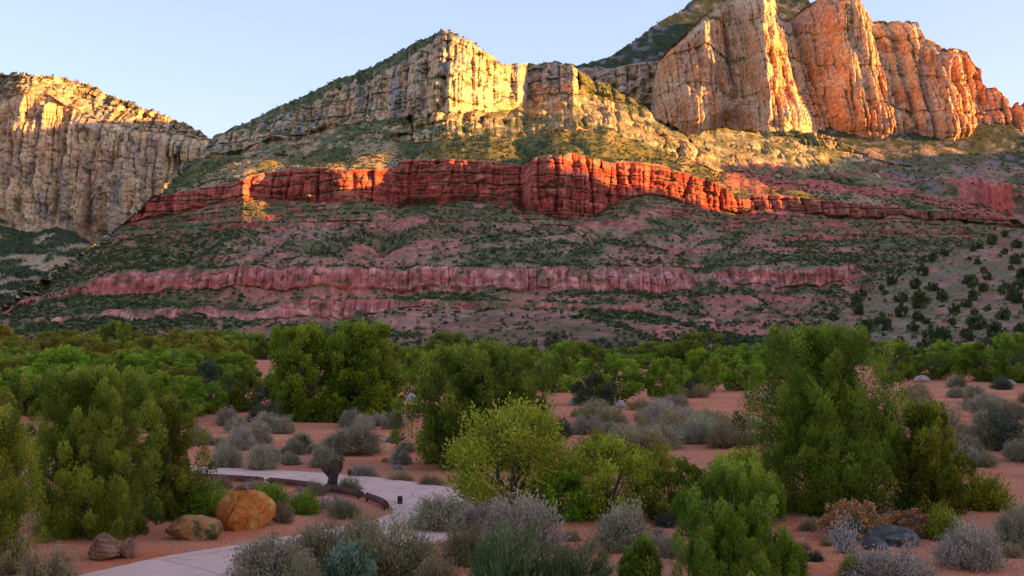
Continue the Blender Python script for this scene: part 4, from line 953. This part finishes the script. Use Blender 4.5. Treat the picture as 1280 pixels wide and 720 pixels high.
def stones():
    rg = np.random.default_rng(12); n = 17000
    d = 16+60*rg.random(n)**1.7; u = rg.uniform(-.5, .5, n); X = u*d; Y = d
    dens = fbm(X/3, Y/3, 66); k = (dens > .45) & (path_dist(X, Y) > HW+.05); X, Y = X[k], Y[k]; n = len(X)
    Z = ground_z(X, Y); S = .01+.055*rg.random(n)**5
    base = unit(np.array([[1, 0, 0], [-1, 0, 0], [0, 1, 0], [0, -1, 0], [0, 0, 1], [0, 0, -1]], float))
    fc = np.array([(0, 2, 4), (2, 1, 4), (1, 3, 4), (3, 0, 4), (2, 0, 5), (1, 2, 5), (3, 1, 5), (0, 3, 5)])
    V = base[None]*(S[:, None, None])*rg.uniform(.6, 1.4, (n, 6, 1))*np.array([1.3, 1.0, .6]) + np.stack([X, Y, Z], 1)[:, None]
    Fq = (fc[None]+np.arange(n)[:, None, None]*6).reshape(-1, 3)
    m = mat_rock('gravel_stone', [(.35, (.3, .13, .09)), (.5, (.42, .24, .18)), (.65, (.5, .4, .34))], .8, .01)
    tag(mesh_np('gravel', V.reshape(-1, 3), Fq, m), 'loose red and buff gravel strewn over the soil', 'gravel', None, 'stuff')
    # dry litter and short grass
    n = 80000; d = 16+75*rg.random(n)**1.5; u = rg.uniform(-.5, .5, n); X = u*d; Y = d
    dens = fbm(X/2.2, Y/2.2, 68); k = (dens > .52) & (path_dist(X, Y) > HW+.05); X, Y = X[k], Y[k]; n = len(X)
    P = np.stack([X, Y, ground_z(X, Y)], 1)
    V, Fq = blades(P, unit(rg.normal(0, .6, (n, 3))+np.array([0, 0, .5])), .05+.09*rg.random(n), .012, rg)
    tag(mesh_np('dry_grass', V, Fq, M['straw'], None, {'tint': ('F', np.repeat(rg.random(n), 4))}), 'thin dry grass and plant litter on the red soil', 'grass', None, 'stuff')
stones()

def make_stump():
    x, y = on_ground(415, 613); root = empty('tree_stump', (x, y, gz(x, y)), .3)
    tb = Tubes(); rg = np.random.default_rng(4)
    def limb(pts, rad, nm):
        t = Tubes(); P = catmull(pts, 8); r = np.interp(np.linspace(0, 1, len(P)), np.linspace(0, 1, len(rad)), rad)
        t.add(P, r, 14); V = np.vstack(t.V); c = np.repeat(P, 14, axis=0); dv = V-c
        a = np.arctan2(dv[:, 1], dv[:, 0]); f = .82+.45*fbm(np.cos(a)*2.2+2, np.sin(a)*2.2+V[:, 2]*1.1, 31)+.12*np.sin(a*7)
        V = c+dv*f[:, None]
        n = len(V); nf = len(P)
        V = np.vstack([V, P[-1]+np.array([0, 0, -.02])]); Fc = t.F
        tri = [((nf-1)*14+j, (nf-1)*14+(j+1) % 14, n, n) for j in range(14)]
        me = bpy.data.meshes.new(nm); me.from_pydata([tuple(v) for v in V], [], [tuple(f) for f in Fc]+[t_[:3] for t_ in tri]); me.materials.append(M['deadwood'])
        o = bpy.data.objects.new(nm, me); C.objects.link(o); o.parent = root
    limb([(0, 0, -.1), (.0, 0, .1), (.02, 0, .35), (.06, 0, .62), (.1, .02, .86)], [.2, .15, .13, .13, .1], 'trunk')
    limb([(0, 0, .38), (-.1, .02, .5), (-.2, .0, .62), (-.24, 0, .74)], [.07, .08, .09, .1], 'broken_limb')
    limb([(.07, 0, .5), (.2, -.02, .62), (.26, 0, .8)], [.08, .07, .05], 'broken_limb')
    tag(root, 'dark weathered forked tree stump standing inside the path bend', 'tree stump')
make_stump()

def make_logs():
    T = np.gradient(PC, axis=0); T /= np.linalg.norm(T, axis=1)[:, None]; Nn = np.stack([-T[:, 1], T[:, 0]], 1)
    inner = PC-Nn*(HW+.14)
    # arc length along the inner edge between the two pixel positions
    xs = inner[:, 0]/inner[:, 1]*F+640
    half = len(PC)//2
    i0 = int(np.argmin(np.abs(xs[:half]-244))); seg = inner[i0:]
    L = np.concatenate([[0], np.cumsum(np.linalg.norm(np.diff(seg, axis=0), axis=1))])
    def pt(s): return np.array([np.interp(s, L, seg[:, 0]), np.interp(s, L, seg[:, 1])])
    spans = [(0, 1.75), (1.82, 3.4), (3.5, 5.0), (5.1, 6.6)]
    lab = ['rust brown timber edging along the path, section nearest the left junipers', 'rust brown timber edging along the path, second section from the junipers', 'rust brown timber edging along the path just right of the tree stump', 'rust brown timber edging, last section, ending at the path bend']
    tot = 0
    # stretch to reach the bend
    endpx = 497; j = int(np.argmin(np.abs((seg[:half-i0+6, 0]/seg[:half-i0+6, 1]*F+640)-endpx))); k = L[j]/6.6
    for (a, b), lb in zip(spans, lab):
        a *= k; b *= k
        root = empty('timber_edging', (*pt((a+b)/2), 0))
        P = [np.array([*(pt(s)-pt((a+b)/2)), .10]) for s in np.linspace(a, b, 9)]
        t = Tubes(); t.add(P, [.02]+[.085]*7+[.08], 10)
        V = np.vstack(t.V)
        n = len(V); V = np.vstack([V, P[-1]]); 
        me = bpy.data.meshes.new('log'); me.from_pydata([tuple(v) for v in V], [], [tuple(f) for f in t.F]+[(n-10+q, n-10+(q+1) % 10, n) for q in range(10)]); me.materials.append(M['rusty'])
        o = bpy.data.objects.new('log', me); C.objects.link(o); o.parent = root
        for s in (a+.25, b-.2):
            q = pt(s)-pt((a+b)/2); t2 = Tubes(); t2.add([(q[0], q[1]-.1, -.15), (q[0], q[1]-.1, .1), (q[0], q[1]-.1, .2), (q[0], q[1]-.1, .205)], [.035, .035, .033, .001], 8); t2.build('stake', M['deadwood'], root)
        tag(root, lb, 'timber edging', 'timber edging along the far path')
    for (px, py, lb) in ((262, 588, 'short dark post at the far side of the path beside the left junipers'), (437, 596, 'short dark post at the far path edge just right of the tree stump'), (500, 631, 'short dark end post of the timber edging at the path bend')):
        x, y = on_ground(px, py); root = empty('post', (x, y, 0))
        t = Tubes(); h = .2; t.add([(0, 0, -.1), (0, 0, h*.5), (0, 0, h), (0, 0, h+.02), (0, 0, h+.021)], [.065, .063, .06, .05, .001], 10); t.build('shaft', M['deadwood'], root)
        t = Tubes(); t.add([(0, 0, h-.07), (0, 0, h-.069), (0, 0, h-.03), (0, 0, h-.029)], [.06, .07, .07, .06], 10); t.build('band', M['rusty'], root)
        tag(root, lb, 'post')
make_logs()
for o in SC.objects:
    for k in ('w', 'h'):
        if k in o: del o[k]

# ---------------------------------------------------------------- camera, sun, sky
cam = bpy.data.cameras.new('camera'); co = bpy.data.objects.new('camera', cam); C.objects.link(co)
co.location = (0, 0, CAMZ); co.rotation_euler = (math.pi/2+TH, 0, 0)
cam.sensor_width = 36; cam.lens = 36*F/1280; cam.clip_start = .1; cam.clip_end = 20000
SC.camera = co
az, el = math.radians(SUN_AZ), math.radians(SUN_EL)
sd = np.array([math.sin(az)*math.cos(el), math.cos(az)*math.cos(el), math.sin(el)])
li = bpy.data.lights.new('sun', 'SUN'); lo = bpy.data.objects.new('sun', li); C.objects.link(lo)
li.energy = 4.1; li.angle = math.radians(.5); li.color = (1.0, .43, .075)
from mathutils import Vector
lo.rotation_euler = Vector(-sd).to_track_quat('-Z', 'Y').to_euler()
w = bpy.data.worlds.new('World'); SC.world = w; w.use_nodes = True
nt = w.node_tree; bg = nt.nodes['Background']
sk = nt.nodes.new('ShaderNodeTexSky'); sk.sky_type = 'NISHITA'; sk.sun_disc = False
sk.sun_elevation = el; sk.sun_rotation = az; sk.altitude = 1300; sk.air_density = 1.0; sk.dust_density = 3.0; sk.ozone_density = 3.0
gm = nt.nodes.new('ShaderNodeGamma'); gm.inputs[1].default_value = .66
mw = nt.nodes.new('ShaderNodeMix'); mw.data_type = 'RGBA'; mw.blend_type = 'MULTIPLY'; mw.inputs[0].default_value = 1; mw.inputs[7].default_value = (1.07, .87, .95, 1)
nt.links.new(sk.outputs[0], gm.inputs[0]); nt.links.new(gm.outputs[0], mw.inputs[6]); nt.links.new(mw.outputs[2], bg.inputs[0]); bg.inputs[1].default_value = .15
vs = SC.view_settings
vs.view_transform = 'Standard'; vs.look = 'None'; vs.gamma = 1; vs.exposure = 2.1
vs.use_curve_mapping = False
SC.cycles.use_denoising = True
SC.cycles.max_bounces = 6; SC.cycles.diffuse_bounces = 3; SC.cycles.transparent_max_bounces = 8
